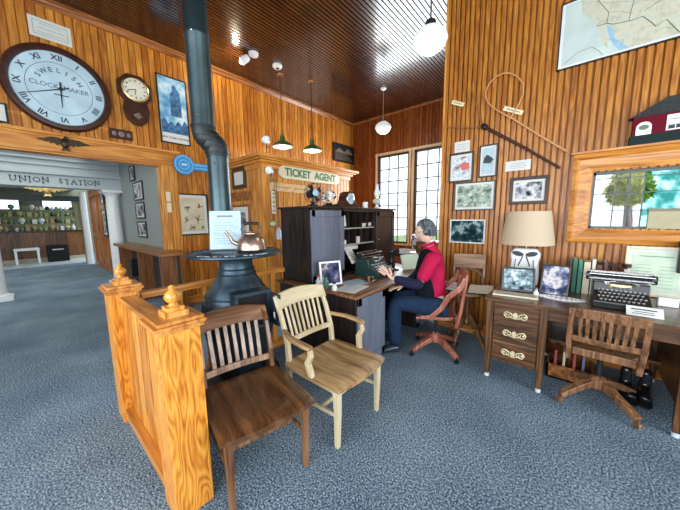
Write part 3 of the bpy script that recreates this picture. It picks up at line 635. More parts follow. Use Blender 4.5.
# front: TICKET AGENT board
tg = thing('ticket_agent_sign', 'long pale board with green letters reading TICKET AGENT', 'sign', (BX+.006, 3.670, 2.133), PI/2)
w_, h_ = 1.16, .165; pts = [(-w_/2, .04), (-w_/2+.07, 0), (w_/2-.07, 0), (w_/2, .04), (w_/2, h_-.04), (w_/2-.07, h_), (-w_/2+.07, h_), (-w_/2, h_-.04)]
m = MB(); m.prism(pts, -.022, .022); m.build('board', plain('cream_sign', (.66, .62, .44), .4), tg, bevel=.003)
m = MB(); m.text('TICKET  AGENT', .135, Matrix.Translation((0, -.023, .082)) @ Matrix.Rotation(PI/2, 4, 'X'), .003, off=.004); m.build('lettering', plain('sign_green', (.01, .16, .07), .5), tg)
m = MB(); m.prism([(x*.985, h_/2+(z-h_/2)*.9) for x, z in pts], -.0235, .0012); m.v = m.v; 
sb = thing('carved_board', 'long tan carved board below the ticket agent sign', 'sign', (BX+.006, 3.247, 1.909), PI/2); MB().ab((-.40, -.015, 0), (.30, 0, .11)).build('board', plain('tan_board', (.62, .42, .2), .4, noise=.2, nscale=25), sb, bevel=.004); MB().ab((-.30, -.017, .05), (-.08, -.015, .065)).ab((-.02, -.017, .045), (.22, -.015, .06)).build('carving', plain('faded_brown_letter', (.4, .24, .1), .5), sb)
vs_ = thing('narrow_sign', 'narrow upright cream sign on the booth front by the corner', 'sign', (BX+.006, 2.785, 1.539), PI/2); MB().ab((-.03, -.015, 0), (.03, 0, .30)).build('board', plain('cream_sign', (.66, .62, .44), .4), vs_, bevel=.003)
m = MB()
for i, w_ in enumerate((.018, .014, .019, .015, .018)): m.ab((-w_, -.0165, .035+i*.053), (w_, -.015, .043+i*.053)); m.ab((-.006, -.0165, .03+i*.053), (.0, -.015, .06+i*.053))
m.build('printing', M_INK, vs_)
ov = thing('oval_plate', 'small oval bronze-green plate below the narrow upright sign', 'plaque', (BX+.006, 2.746, 1.381), PI/2); MB().prism([(.06*math.cos(2*PI*k/24), .04*math.sin(2*PI*k/24)) for k in range(24)], -.012, .012).build('plate', plain('bronze_green', (.25, .24, .12), .4, .5), ov, bevel=.003); MB().prism([(.045*math.cos(2*PI*k/24), .027*math.sin(2*PI*k/24)) for k in range(24)], -.014, .003).build('centre', M_TEALP, ov)
bt = thing('hanging_bottle', 'small pale blue bottle hanging below the oval plate', 'bottle', (BX+.07, 2.825, 1.117)); m = MB(); m.lathe([(.001, 0), (.03, .0), (.032, .1), (.014, .13), (.014, .15)], n=16); m.build('body', plain('pale_blue_glass', (.45, .6, .75), .15), bt, smooth=True); MB().tube([(0, 0, .15), (-.01, 0, .75)], .003, 6).build('cord', M_BLK, bt)
def spot(label, loc, aim):
    e = thing('clamp_light', label, 'lamp', loc); d = V(aim).normalized(); q = d.to_track_quat('Z', 'Y').to_matrix()
    m = MB(); m.lathe([(.018, 0), (.022, .02), (.045, .08), (.048, .085), (.044, .08), (.02, .03)], n=20, mat=q); m.build('shade', M_WHITE, e, smooth=True)
    m = MB(); m.sphere(tuple(d*.055), .022, 12); m.build('bulb', M_OPAL, e, smooth=True)
    m = MB(); m.tube([(0, 0, 0), (-.02, .0, -.05), (-.04, 0, -.12)], .007, 8); m.build('bracket', M_BLK, e)
spot('white clamp light standing on the booth cornice corner', (BX+.10, 2.66, BZ+.27), (.5, -.6, .25))
spot('white clamp light fixed to the booth front beside its sign', (BX+.09, 2.73, 2.20), (.4, -.8, .1))
m = MB(); m.tube([(BX+.06, 2.77, 2.14), (BX+.03, 2.81, 1.91), (BX+.025, 2.85, 1.51), (BX+.03, 2.84, 1.33)], .004, 6); tag(m.build('lamp_cord', M_BLK), 'thin black cord running down the booth front', 'cord')
sb2 = thing('engraved_board', 'dark engraved landscape board on the wall above the booth near the corner', 'picture', (XW+.012, 6.0, 2.965), PI/2); MB().ab((-.33, -.02, 0), (.33, 0, .35)).build('board', M_BLKM, sb2); m = MB()
for i in range(7): m.ab((-.28, -.0215, .04+i*.02), (.28-.03*i, -.02, .046+i*.02))
m.prism([(-.28, .18), (-.15, .27), (0, .20), (.12, .29), (.28, .2), (.28, .18)], -.0215, .002); m.build('relief', plain('grey_relief', (.16, .12, .08), .5), sb2)

TS = 1.
# ------------------------------------------------------------------ stove, pipe
SX, SY = -2.08, 1.12
st = thing('potbelly_stove', 'black cast-iron potbelly stove with wide round brim behind the chairs', 'stove', (SX, SY, 0))
m = MB(); m.lathe([(.19, .20), (.20, .26), (.21, .32), (.205, .36), (.225, .42), (.255, .52), (.272, .62), (.272, .72), (.262, .80), (.235, .88), (.19, .95), (.150, 1.01), (.130, 1.08), (.128, 1.13), (.14, 1.165), (.16, 1.18), (.02, 1.18)], n=48)
for z, r in ((.36, .21), (.86, .246), (1.03, .146), (1.07, .136)): m.tube([(r*math.cos(2*PI*k/40), r*math.sin(2*PI*k/40), z) for k in range(40)], .007, 6, closed=True)
for k in range(28):
    a = 2*PI*k/28; ca, sa = math.cos(a), math.sin(a)
    if abs(((a+.15+PI) % (2*PI))-PI) < .55: continue
    m.tube([(r*ca, r*sa, z) for r, z in ((.228, .43), (.257, .53), (.275, .63), (.275, .72), (.265, .80))], .006, 5)
m.build('body', M_IRON, st, smooth=True)
m = MB(); m.lathe([(.15, 1.168), (.31, 1.173), (.350, 1.180), (.362, 1.188), (.360, 1.198), (.31, 1.203), (.2, 1.209), (.02, 1.212)], n=64)
for k in range(72):
    a = 2*PI*k/72; m.bar((.20*math.cos(a), .20*math.sin(a), 1.209), (.30*math.cos(a), .30*math.sin(a), 1.204), .005, .005)
for r in (.312, .352): m.tube([(r*math.cos(2*PI*k/64), r*math.sin(2*PI*k/64), 1.201) for k in range(64)], .004, 5, closed=True)
m.build('brim', M_IRON, st, smooth=True)
m = MB(); tx = 'STATION AGENT'
for k, chh in enumerate(tx):
    a = -.55+(k-6)*.125   # around the viewer side
    p = V((.332*math.cos(a), .332*math.sin(a), 1.204)); m.text(chh, .042, Matrix.Translation(p) @ Matrix.Rotation(a+PI/2, 4, 'Z'), .006, off=.001)
m.build('lettering', plain('worn_grey_letter', (.45, .5, .52), .4, .3), st)
Rd = RZ(-.15)
m = MB(); 
def bxr(m, c, d): m.box(tuple(Rd @ V(c)), d, Rd)
bxr(m, (.265, .125, .79), (.10, .03, .27)); bxr(m, (.265, -.125, .79), (.10, .03, .27)); bxr(m, (.26, 0, .915), (.12, .28, .03)); bxr(m, (.27, 0, .66), (.14, .28, .03)); m.build('door_frame', M_IRON, st, bevel=.005)
m = MB(); bxr(m, (.285, 0, .79), (.03, .225, .23)); m.build('opening', M_BLKM, st)
m = MB(); bxr(m, (.36, .145, .78), (.14, .03, .24)); bxr(m, (.36, .125, .78), (.09, .02, .15)); m.build('door', M_IRON, st, bevel=.006)
m = MB(); m.tube([tuple(Rd @ V(p)) for p in ((.415, .13, .78), (.43, .10, .78), (.435, .10, .74))], .008, 8); m.build('handle', M_CHROME, st)
m = MB(); m.lathe([(.30, .155), (.31, .17), (.30, .185), (.2, .20)], n=40); m.build('ash_shelf', M_IRON, st, smooth=True)
for k in range(4):
    a = PI/4+k*PI/2; p = lambda r, z: (r*math.cos(a), r*math.sin(a), z)
    m = MB(); m.path([p(.20, .19), p(.27, .15), p(.28, .08), p(.31, .015)], [.05, .05, .03, .05], [.03, .035, .03, .03], (math.cos(a), math.sin(a), 0)); m.build('leg', M_IRON, st, bevel=.004)
PX, PY = -2.27, 1.12
pp = thing('stovepipe', 'tall dark stovepipe with offset elbow rising from the stove', 'pipe', (0, 0, 0))
m = MB(); m.lathe([(.082, 1.19), (.082, 1.98)], (PX, PY, 0), 32); m.build('lower_section', M_PIPE, pp, smooth=True)
m = MB(); m.lathe([(.11, 1.205), (.11, 1.218), (.084, 1.23)], (PX, PY, 0), 32); m.build('collar', M_IRON, pp, smooth=True)
UX, UY = -2.30, 1.035
pts = [(PX, PY, 1.96), (PX, PY, 1.99)]+[tuple(p) for p in bez((PX, PY, 2.0), (PX, PY, 2.05), ((PX+UX)/2, (PY+UY)/2, 2.075), 5)]+[tuple(p) for p in bez(((PX+UX)/2, (PY+UY)/2, 2.085), (UX, UY, 2.11), (UX, UY, 2.16), 5)]+[(UX, UY, 2.18)]
m = MB(); m.tube(pts, .088, 28)
for p in (pts[1], pts[4], pts[7], pts[10], pts[-1]): m.tube([V(p)+V((0, 0, -.006)), V(p)+V((0, 0, .006))], .094, 28)
m.build('elbow', plain('darker_elbow', (.018, .025, .028), .45, .4), pp, smooth=True)
m = MB(); m.lathe([(.085, 2.17), (.085, 2.82), (.088, 2.825), (.088, 2.84), (.085, 2.845), (.085, ZC)], (UX, UY, 0), 32); m.build('upper_section', M_PIPE, pp, smooth=True)
m = MB()
for z, (x, y) in ((1.9, (PX, PY)), (2.25, (UX, UY)), (2.83, (UX, UY))): m.sphere((x+.06, y-.062, z), .007, 8)
m.build('rivet', M_CHROME, pp)
# kettle & document on the brim
kt = thing('kettle', 'tarnished copper kettle with dark handle on the stove brim', 'kettle', (SX+.13, SY+.07, 1.2135), .95); kt.scale = (1.22, 1.22, 1.22)
m = MB(); m.lathe([(.001, 0), (.085, 0), (.092, .01), (.090, .035), (.078, .075), (.058, .10), (.045, .108), (.045, .112), (.03, .12), (.001, .124)], n=36); m.build('body', M_COPPER, kt, smooth=True)
m = MB(); m.tube([(-.07, 0, .035), (-.115, 0, .06), (-.13, 0, .095), (-.155, 0, .125)], [.018, .013, .010, .009], 14); m.build('spout', M_COPPER, kt, smooth=True)
m = MB(); m.tube([(-.05, 0, .09), (-.06, 0, .14), (-.035, 0, .172)], .004, 8); m.tube([(.05, 0, .09), (.065, 0, .14), (.045, 0, .172)], .004, 8); m.tube([(-.04, 0, .172), (0, 0, .178), (.05, 0, .172)], .010, 12); m.build('handle', M_BLK, kt, smooth=True)
m = MB(); m.sphere((0, 0, .133), .012, 12); m.build('knob', M_BLK, kt, smooth=True)
sd = thing('framed_notice', 'pale framed notice leaning on the stovepipe above the stove brim', 'notice', (SX-.07, SY-.04, 1.213), math.radians(52)); sd.rotation_euler = (-.16, 0, math.radians(52))
m = MB(); m.ab((-.125, -.012, 0), (.125, 0, .32)); m.build('frame', M_BLK, sd)
m = MB(); m.ab((-.117, -.014, .008), (.122, -.010, .316)); m.build('sheet', M_PAPERB, sd)
m = MB(); m.ab((-.06, -.016, .265), (.06, -.013, .28))
for i in range(9): m.ab((-.09, -.016, .05+i*.021), (.09-.02*(i % 3), -.013, .053+i*.021))
m.build('printing', plain('grey_print', (.16, .20, .24), .6), sd)

# ------------------------------------------------------------------ foreground chairs (built facing +X, origin on the floor at the middle of the back legs)
def slat_chair(name, label, loc, rz, M_seat, M_post, M_slat, arms, wdt, dep, seat_z, back_z, nsl):
    c = thing(name, label, 'chair', loc, rz); hw_, d = wdt/2, dep
    # saddle seat: grid with a dished top
    m = MB(); nx, ny = 14, 14; top = []; bot = []
    for i in range(nx+1):
        for j in range(ny+1):
            u = i/nx; v = j/ny*2-1
            wid = hw_*(1.0+.06*math.sin(u*PI*.5)) if not arms else hw_*(1.04+.04*math.sin(u*PI))
            x = u*d+.03*(1-v*v)*(u > .5)*(u-.5)*2; y = v*wid
            dish = .016*max(0, 1-((u-.42)/.42)**2)*max(0, 1-(v/.92)**2)
            ridge = .010*math.exp(-(v/.14)**2)*max(0, (u-.45)/.55)
            e = max(abs(v)-.9, 0)*.10+max(u-.93, 0)*.14
            top.append((x, y, seat_z-dish+ridge*.8-e)); bot.append((x, y*.97, seat_z-.036))
    m.v = top+bot; n1 = ny+1; N = len(top)
    for i in range(nx):
        for j in range(ny):
            a = i*n1+j; m.f.append((a, a+n1, a+n1+1, a+1)); m.f.append((N+a, N+a+1, N+a+n1+1, N+a+n1))
    for i in range(nx): m.f += [(i*n1, N+i*n1, N+(i+1)*n1, (i+1)*n1), (i*n1+ny, (i+1)*n1+ny, N+(i+1)*n1+ny, N+i*n1+ny)]
    for j in range(ny): m.f += [(j, j+1, N+j+1, N+j), (nx*n1+j, N+nx*n1+j, N+nx*n1+j+1, nx*n1+j+1)]
    m.fm = [0]*len(m.f); m.build('seat', M_seat, c, smooth=True)
    # apron
    m = MB(); fz0, fz1 = seat_z-.085, seat_z-.034
    m.ab((d-.055, -hw_+.03, fz0), (d-.03, hw_-.03, fz1)); m.ab((.0, -hw_+.03, fz0), (.02, hw_-.03, fz1))
    for sg in (-1, 1): m.ab((0, sg*(hw_-.045)-.01, fz0), (d-.04, sg*(hw_-.045)+.01, fz1))
    m.build('apron', M_post, c, bevel=.003)
    tb = .13  # backward rake at the top
    for sg in (-1, 1):
        y = sg*(hw_-.03)
        m = MB(); m.path([(-.05, y, 0), (-.02, y, .2), (.0, y, seat_z-.02)], [.028, .034, .036], [.034, .04, .042], (1, 0, 0)); m.build('leg', M_post, c, bevel=.004)
        m = MB(); m.path([(.0, y, seat_z-.03), (-.012, y, seat_z+.12), (-.07, y, seat_z+.30), (-tb, y*.98, back_z-.03)], [.03, .03, .028, .026], [.042, .036, .032, .03], (1, 0, 0)); m.build('back_post', M_post, c, bevel=.004)
        m = MB(); m.path([(d-.045, sg*(hw_-.035), 0), (d-.04, sg*(hw_-.035), .25), (d-.045, sg*(hw_-.035), seat_z-.03)], [.030, .038, .046], [.030, .038, .046], (1, 0, 0)); m.build('leg', M_post, c, bevel=.004)
    def bx(z): t_ = (z-seat_z)/(back_z-seat_z); return -tb*(.15*t_+.85*t_*t_)-.004
    # crest rail: curved in plan, arched on top
    m = MB(); n = 14; vs = []
    for i in range(n+1):
        v = i/n*2-1; y = v*(hw_-.008); cur = -.028*(1-v*v); zt = back_z-.004+.024*(1-v*v); zb = back_z-.098+.012*(1-v*v)
        for xx, zz in ((bx(zt)+cur+.012, zt), (bx(zt)+cur-.012, zt), (bx(zb)+cur-.014, zb), (bx(zb)+cur+.014, zb)): vs.append((xx, y, zz))
    fs = [(4*i+k, 4*i+4+k, 4*i+4+(k+1) % 4, 4*i+(k+1) % 4) for i in range(n) for k in range(4)]+[(0, 1, 2, 3), (4*n+3, 4*n+2, 4*n+1, 4*n)]
    m.add(vs, fs); m.build('crest_rail', (wood('walnut_crest', (.07, .028, .012), (.19, .09, .045), (.36, .21, .12), 'Y', 'Z', 0, .3, coat=.3, rings=3) if not arms else wood('pale_crest', (.44, .35, .20), (.62, .52, .33), (.74, .66, .48), 'Y', 'Z', 0, .45, rings=2)), c, bevel=.005)
    zl = seat_z+(.065 if not arms else .13)
    m = MB(); vs = []
    for i in range(n+1):
        v = i/n*2-1; y = v*(hw_-.03); cur = -.020*(1-v*v)
        for xx, zz in ((bx(zl)+cur+.010, zl+.02), (bx(zl)+cur-.010, zl+.02), (bx(zl)+cur-.010, zl-.02), (bx(zl)+cur+.010, zl-.02)): vs.append((xx, y, zz))
    m.add(vs, fs); m.build('lower_rail', M_slat, c, bevel=.003)
    for k in range(nsl):
        v = (k+.5)/nsl*2-1; v *= .86; y = v*(hw_-.04); cur = -.026*(1-v*v)
        m = MB(); m.path([(bx(z)+cur-.004-.006*math.sin(PI*t_), y*(.96+.05*t_), z) for t_, z in [(q/5, zl+.01+(back_z-.085-zl)*q/5) for q in range(6)]], .021 if arms else .026, .009, (1, 0, 0)); m.build('slat', M_slat, c, bevel=.002)
    for sg in (-1, 1):
        m = MB(); m.bar((-.03, sg*(hw_-.035), .19), (d-.045, sg*(hw_-.035), .22), .016, .028); m.build('stretcher', M_post, c, bevel=.003)
    m = MB(); m.bar((d-.2, -hw_+.04, .205), (d-.2, hw_-.04, .205), .018, .026); m.build('stretcher', M_post, c, bevel=.003)
    if arms:
        for sg in (-1, 1):
            y = sg*(hw_+.012); az = seat_z+.205
            m = MB(); m.path([(bx(az)+.0, y-sg*.03, az+.015), (.10, y+sg*.018, az+.008), (.22, y+sg*.022, az), (.29, y+sg*.010, az-.010)], [.030, .042, .050, .046], .026); m.build('arm', M_OAK, c, bevel=.008)
            m = MB(); m.path([(.275, y+sg*.008, az-.02), (.285, y+sg*.008, az-.06), (.25, y+sg*.004, az-.12), (.27, y-sg*.012, seat_z-.02)], [.026, .03, .034, .034], [.03, .036, .042, .04], (1, 0, 0)); m.build('arm_post', M_post, c, bevel=.006)
    return c
slat_chair('wooden_chair', 'dark walnut armless slat-back chair beside the half wall post', (-1.61, .85, 0), math.radians(-11.7), M_WAL, M_WALZ, wood('worn_walnut_slat', (.13, .06, .03), (.36, .22, .13), (.60, .45, .32), 'Z', 'Y', 0, .3, coat=.3), False, .495, .50, .44, .845, 7)
slat_chair('wooden_armchair', 'pale cream wooden armchair with worn oak seat', (-1.515, 1.41, 0), 0, M_OAK, M_PALE, M_PALE, True, .52, .50, .44, .895, 8)

# ------------------------------------------------------------------ roll desk of the agent
rd = thing('agent_desk', 'dark wooden pedestal desk at which the seated person works', 'desk', (0, 0, 0))
DX0, DX1, DYa, DYb = -2.62, -1.46, 1.90, 3.72
m = MB(); m.ab((DX0, DYa-.02, .735), (DX1+.02, DYb, .765)); m.build('desk_top', wood('agent_desk_top', (.06, .025, .01), (.22, .10, .04), (.42, .22, .10), 'Y', 'X', 0, .5, spec=.3), rd, bevel=.004)
for y0, y1 in ((1.93, 2.42), (3.2, 3.7)):
    m = MB(); m.ab((DX0+.02, y0, .04), (DX1-.02, y1, .735)); pd = m.build('pedestal', M_DARKY, rd, bevel=.004)
    m = MB(); m.ab((DX1-.021, y0+.03, .07), (DX1-.006, y1-.03, .70)); pn = m.build('front_panel', M_BLUEP, rd, bevel=.003)
    m = MB()
    for a, b in (((y0+.015, .05), (y0+.07, .72)), ((y1-.07, .05), (y1-.015, .72)), ((y0+.015, .65), (y1-.015, .72)), ((y0+.015, .05), (y1-.015, .12))): m.ab((DX1-.02, a[0], a[1]), (DX1, b[0], b[1]))
    m.build('panel_frame', M_BLUEP, rd, bevel=.002)
m = MB(); m.ab((DX0+.03, 2.42, .1), (DX0+.06, 3.2, .735)); m.build('modesty_panel', M_DARKY, rd)
# hutch
hu = thing('desk_hutch', 'black-brown pigeonhole hutch with grey-blue left door on the desk', 'hutch', (0, 0, .7655))
HX0, HX1, HY0, HY1, HT = -2.57, -2.10, 1.96, 3.66, .80
m = MB(); m.ab((HX0, HY0, 0), (HX1, HY0+.03, HT)); m.ab((HX0, HY1-.03, 0), (HX1, HY1, HT)); m.ab((HX0, HY0, 0), (HX0+.02, HY1, HT)); m.ab((HX0, HY0, 0), (HX1, HY1, .03)); m.ab((HX0, 2.47, .03), (HX1, 2.50, HT)); m.ab((HX0, 3.18, .03), (HX1, 3.21, HT)); m.ab((HX0, HY0, HT-.03), (HX1, HY1, HT)); m.build('carcass', M_DARKY, hu)
m = MB(); m.ab((HX0-.02, HY0-.03, HT), (HX1+.03, HY1+.03, HT+.022)); m.build('top', M_DARKY, hu, bevel=.006)
for (y0, y1, mt, lb) in ((HY0+.01, 2.49, M_BLUEP, 'weathered grey-blue door'), (3.19, HY1-.005, M_DARKY, None)):
    m = MB(); m.ab((HX1, y0, .02), (HX1+.012, y1, HT-.02)); 
    for a, b in (((y0, .02), (y0+.055, HT-.02)), ((y1-.055, .02), (y1, HT-.02)), ((y0, HT-.09), (y1, HT-.02)), ((y0, .02), (y1, .09))): m.ab((HX1+.01, a[0], a[1]), (HX1+.024, b[0], b[1]))
    d_ = m.build('door', mt, hu, bevel=.003, label=lb); m = MB(); yk = y1-.03 if mt is M_BLUEP else y0+.03; m.sphere((HX1+.034, yk, .4), .011, 10); m.build('knob', M_BRASS, d_, smooth=True)
m = MB()
for z in (.56, .36): m.ab((HX0+.05, 2.50, z), (HX1-.02, 3.18, z+.014))
m.build('shelf', plain('pale_shelf_edge', (.40, .39, .32), .5), hu); m = MB()
for y in (2.64, 2.78, 2.91, 3.05): m.ab((HX0+.05, y, .36), (HX1-.03, y+.008, HT-.03))
m.build('divider', M_DARKY, hu)
m = MB(); m.ab((HX0+.1, 2.52, .18), (HX1-.01, 3.16, .20)); m.build('shelf', M_DARKY, hu)
for i, (y, z, w_, h_, a) in enumerate(((2.56, .575, .10, .13, .3), (2.98, .575, .08, .05, 0), (3.10, .575, .10, .04, .2), (2.86, .375, .07, .08, 0), (2.57, .375, .09, .05, 0), (2.7, .30, .3, .045, 0))):
    m = MB(); m.box((0, 0, h_/2), (.2, w_, h_), RX(a*.6)); tag(m.build('letter_bundle', M_PAPER, loc=(-2.25, y, .766+z+(.012 if a else 0))), ['tilted white letters in the upper left pigeonhole', 'small letter bundle in an upper middle pigeonhole', 'white letters in the upper right pigeonhole', 'short paper stack in the lower middle pigeonhole', 'flat papers in the lower left pigeonhole', 'wide cream ledger stack under the pigeonholes'][i], 'papers', 'papers in the hutch')
ZT = .7655+HT+.0225
# on the hutch
fn = thing('desk_fan', 'black antique desk fan with blue hub standing on the hutch', 'fan', (-2.28, 2.19, ZT), math.radians(-20))
m = MB(); m.lathe([(.001, 0), (.075, 0), (.07, .02), (.025, .035), (.018, .06), (.018, .10)], n=24); m.build('base', M_BLK, fn, smooth=True)
Mx = RY(PI/2)
m = MB(); m.lathe([(.045, -.10), (.05, -.03), (.04, .0)], (0, 0, .15), 24, Mx); m.build('motor', M_BLK, fn, smooth=True)
m = MB()
for r, x in ((.105, .0), (.105, .06), (.06, .068), (.03, .072)): m.tube([(x, r*math.cos(2*PI*k/32), .15+r*math.sin(2*PI*k/32)) for k in range(32)], .0028, 5, closed=True)
for k in range(16):
    a = 2*PI*k/16; c_, s_ = math.cos(a), math.sin(a); m.tube([(.0, .105*c_, .15+.105*s_), (.06, .105*c_, .15+.105*s_), (.072, .03*c_, .15+.03*s_)], .002, 4)
m.build('cage', M_BLK, fn)
m = MB()
for k in range(4):
    a = k*PI/2+.4; c_, s_ = math.cos(a), math.sin(a); q = [V((.02, .02*c_-.01*s_, .02*s_+.01*c_)), V((.03, .09*c_-.04*s_, .09*s_+.04*c_)), V((.035, .095*c_+.02*s_, .095*s_-.02*c_)), V((.02, .02*c_+.01*s_, .02*s_-.01*c_))]
    q = [p+V((0, 0, .15)) for p in q]; m.add(q+[p+V((.003, 0, 0)) for p in q], [(0, 1, 2, 3), (7, 6, 5, 4), (0, 4, 5, 1), (1, 5, 6, 2), (2, 6, 7, 3), (3, 7, 4, 0)])
m.build('blade', M_BLKM, fn)
m = MB(); m.lathe([(.034, .0), (.034, .014), (.001, .02)], (.066, 0, .15), 20, Mx); m.build('badge', plain('blue_badge', (.25, .45, .65), .3), fn)
fl = thing('flower_ornament', 'white and black porcelain ornament next to the desk fan', 'ornament', (-2.25, 2.42, ZT))
m = MB(); m.lathe([(.001, 0), (.09, 0), (.085, .02), (.04, .035), (.035, .05)], n=20); m.build('base', M_BLKM, fl, smooth=True)
m = MB(); rr = random.Random(2)
for k in range(34):
    a = rr.uniform(0, 6.28); e_ = rr.uniform(-.5, 1.4); r = .075; m.sphere((r*math.cos(a)*math.cos(e_), r*1.1*math.sin(a)*math.cos(e_), .10+r*math.sin(e_)), rr.uniform(.014, .026), 8, (1, 1, .8))
m.build('petals', M_WHITE, fl, smooth=True); m = MB()
for k in range(10):
    a = rr.uniform(0, 6.28); e_ = rr.uniform(-.2, 1.2); r = .092; m.sphere((r*math.cos(a)*math.cos(e_), r*1.1*math.sin(a)*math.cos(e_), .10+r*math.sin(e_)), .012, 6)
m.build('accents', M_BLKM, fl)
mc = thing('mantel_clock', 'dark humpback mantel clock with silver dial on the hutch', 'clock', (-2.29, 2.81, ZT))
prof = [(-.20, 0), (.20, 0), (.20, .04), (.17, .05), (.13, .06), (.11, .09)]+[(.10*math.cos(a), .11+.10*math.sin(a)) for a in [PI*i/14 for i in range(15)]]+[(-.11, .09), (-.13, .06), (-.17, .05), (-.20, .04)]
m = MB(); m.prism(prof, -.06, .11, 'X'); m.build('case', M_MAHOG, mc, bevel=.004)
m = MB(); m.lathe([(.074, .05), (.078, .06), (.07, .064), (.066, .056)], (0, 0, .115), 32, Mr, cap=False); m.build('bezel', M_CHROME, mc, smooth=True)
m = MB(); m.lathe([(.067, .05), (.067, .055)], (0, 0, .115), 32, Mr); m.build('dial', M_PAPERB, mc)
m = MB(); m.bar((.057, 0, .115), (.057, .03, .15), .005, .002, (1, 0, 0)); m.bar((.057, 0, .115), (.057, -.04, .10), .004, .002, (1, 0, 0)); m.build('hand', M_INK, mc)
mg = thing('white_mug', 'small white mug between the mantel clock and oil lamp', 'mug', (-2.28, 3.20, ZT)); m = MB(); m.lathe([(.001, 0), (.035, 0), (.038, .09), (.034, .09), (.032, .01), (.001, .01)], n=24); m.build('cup', M_WHITE, mg, smooth=True); m = MB(); m.tube([(.0, -.036, .07), (.0, -.06, .06), (.0, -.06, .035), (.0, -.036, .025)], .005, 8); m.build('handle', M_WHITE, mg, smooth=True)
ol = thing('oil_lamp', 'glass oil lamp with tall chimney at the right end of the hutch', 'lamp', (-2.28, 3.49, ZT))
m = MB(); m.lathe([(.001, 0), (.06, 0), (.05, .015), (.02, .03), (.02, .06), (.06, .09), (.065, .12), (.03, .15)], n=24); m.build('font', plain('cloudy_glass', (.55, .62, .55), .12), ol, smooth=True)
m = MB(); m.lathe([(.028, .148), (.034, .155), (.034, .17), (.024, .175)], n=20); m.build('burner', M_BRASS, ol, smooth=True)
m = MB(); m.lathe([(.026, .17), (.042, .21), (.038, .25), (.022, .30), (.021, .35), (.019, .35), (.020, .30), (.036, .25), (.040, .21), (.024, .172)], n=24); m.build('chimney', plain('pale_chimney_glass', (.72, .80, .80), .08), ol, smooth=True)

# typewriter (origin bottom middle; keys toward local -Y)
def typewriter(label, loc, rz, mat, sc=1.):
    e = thing('typewriter', label, 'typewriter', loc, rz, 'antique typewriters'); e.scale = (sc, sc, sc*1.18)
    m = MB(); m.prism([(-.17, .0), (-.17, .05), (-.05, .10), (-.03, .17), (.15, .17), (.15, .0)], -.17, .34, 'X')
    m.build('body', mat, e, bevel=.008)
    m = MB(); m.tube([(-.185, .06, .195), (.185, .06, .195)], .022, 20); m.build('platen', M_BLKM, e, smooth=True)
    for sg in (-1, 1): MB().lathe([(.03, 0), (.032, .01), (.03, .03)], (sg*.185, .06, .195), 20, RY(sg*PI/2)).build('knob', M_BLK, e, smooth=True)
    m = MB(); m.ab((-.20, .03, .175), (.20, .10, .19)); m.bar((-.2, .09, .225), (.2, .09, .225), .01, .02); m.tube([(-.20, .02, .215), (.20, .02, .215)], .005, 8); m.build('carriage', M_CHROME, e, bevel=.002)
    m = MB(); m.bar((-.20, .04, .2), (-.26, -.02, .23), .012, .004); m.build('return_lever', M_CHROME, e)
    m = MB()
    for k in range(22):
        a = PI+PI*(k+.5)/22; m.bar((.095*math.cos(a), -.045, .172+.03*math.sin(a)), (.03*math.cos(a), .01, .172), .003, .003)
    m.tube([(.1*math.cos(PI+PI*k/16), -.05, .172+.035*math.sin(PI+PI*k/16)) for k in range(17)], .004, 6); m.build('type_basket', M_CHROME, e)
    m = MB(); m.mi = 0
    for r in range(4):
        y = -.158+r*.032; z = .062+r*.018
        for k in range(11 if r % 2 else 10):
            x = -.135+k*.027+(0 if r % 2 else .013); m.mi = 0; m.tube([(x, y, z-.03), (x, y, z)], .002, 4); m.tube([(x, y, z), (x, y, z+.004)], .0105, 10); m.mi = 1; m.tube([(x, y, z+.004), (x, y, z+.0055)], .0085, 10)
    m.build('keyboard', [M_CHROME, plain('key_top_cream', (.62, .64, .60), .3)], e)
    m = MB(); m.box((0, -.172, .035), (.20, .012, .010)); m.build('space_bar', M_BLK, e, bevel=.003)
    m = MB(); m.box((0, -.037, .145), (.13, .004, .018), RX(-.15)); m.build('label_plate', M_BRASS, e)
    return e
typewriter('dark green antique typewriter in front of the seated person', (-1.85, 2.78, .7665), PI/2, M_GREEN, 1.05)
# sheets in it
sheet('white sheet standing tilted behind the green typewriter', (-2.02, 2.62, .92), PI/2+.3, .20, .18, M_PAPER, 4, 'paper', 'paper_sheet', tilt=-.5)
picture('white-framed portrait photo propped on the agent desk', (-1.90, 2.06, .768), math.radians(66), .24, .25, M_WHITE, .02, art('portrait_dark', [(.01, .015, .04), (.05, .06, .13), (.10, .10, .20), (.55, .45, .40)], 9, 3.), tilt=-.2, name='photo_frame', cat='photo frame')
for i, (x, y, a, w_, h_, lb) in enumerate(((-1.66, 2.10, .15, .24, .32, 'open white paper with print at the front corner of the agent desk'), (-1.78, 2.30, -.2, .23, .30, 'bluish sheet of paper overlapping the white one on the agent desk'))):
    e = thing('paper_sheet', lb, 'paper', (x, y, .7665+i*.002), a); MB().ab((-w_/2, -h_/2, 0), (w_/2, h_/2, .0015)).build('sheet', M_PAPER if i == 0 else M_PAPERB, e); m = MB()
    for k in range(7): m.ab((-w_*.38, -h_*.35+k*h_*.11, .0015), (w_*.3, -h_*.335+k*h_*.11, .002))
    m.build('printing', plain('grey_print', (.16, .20, .24), .6), e)
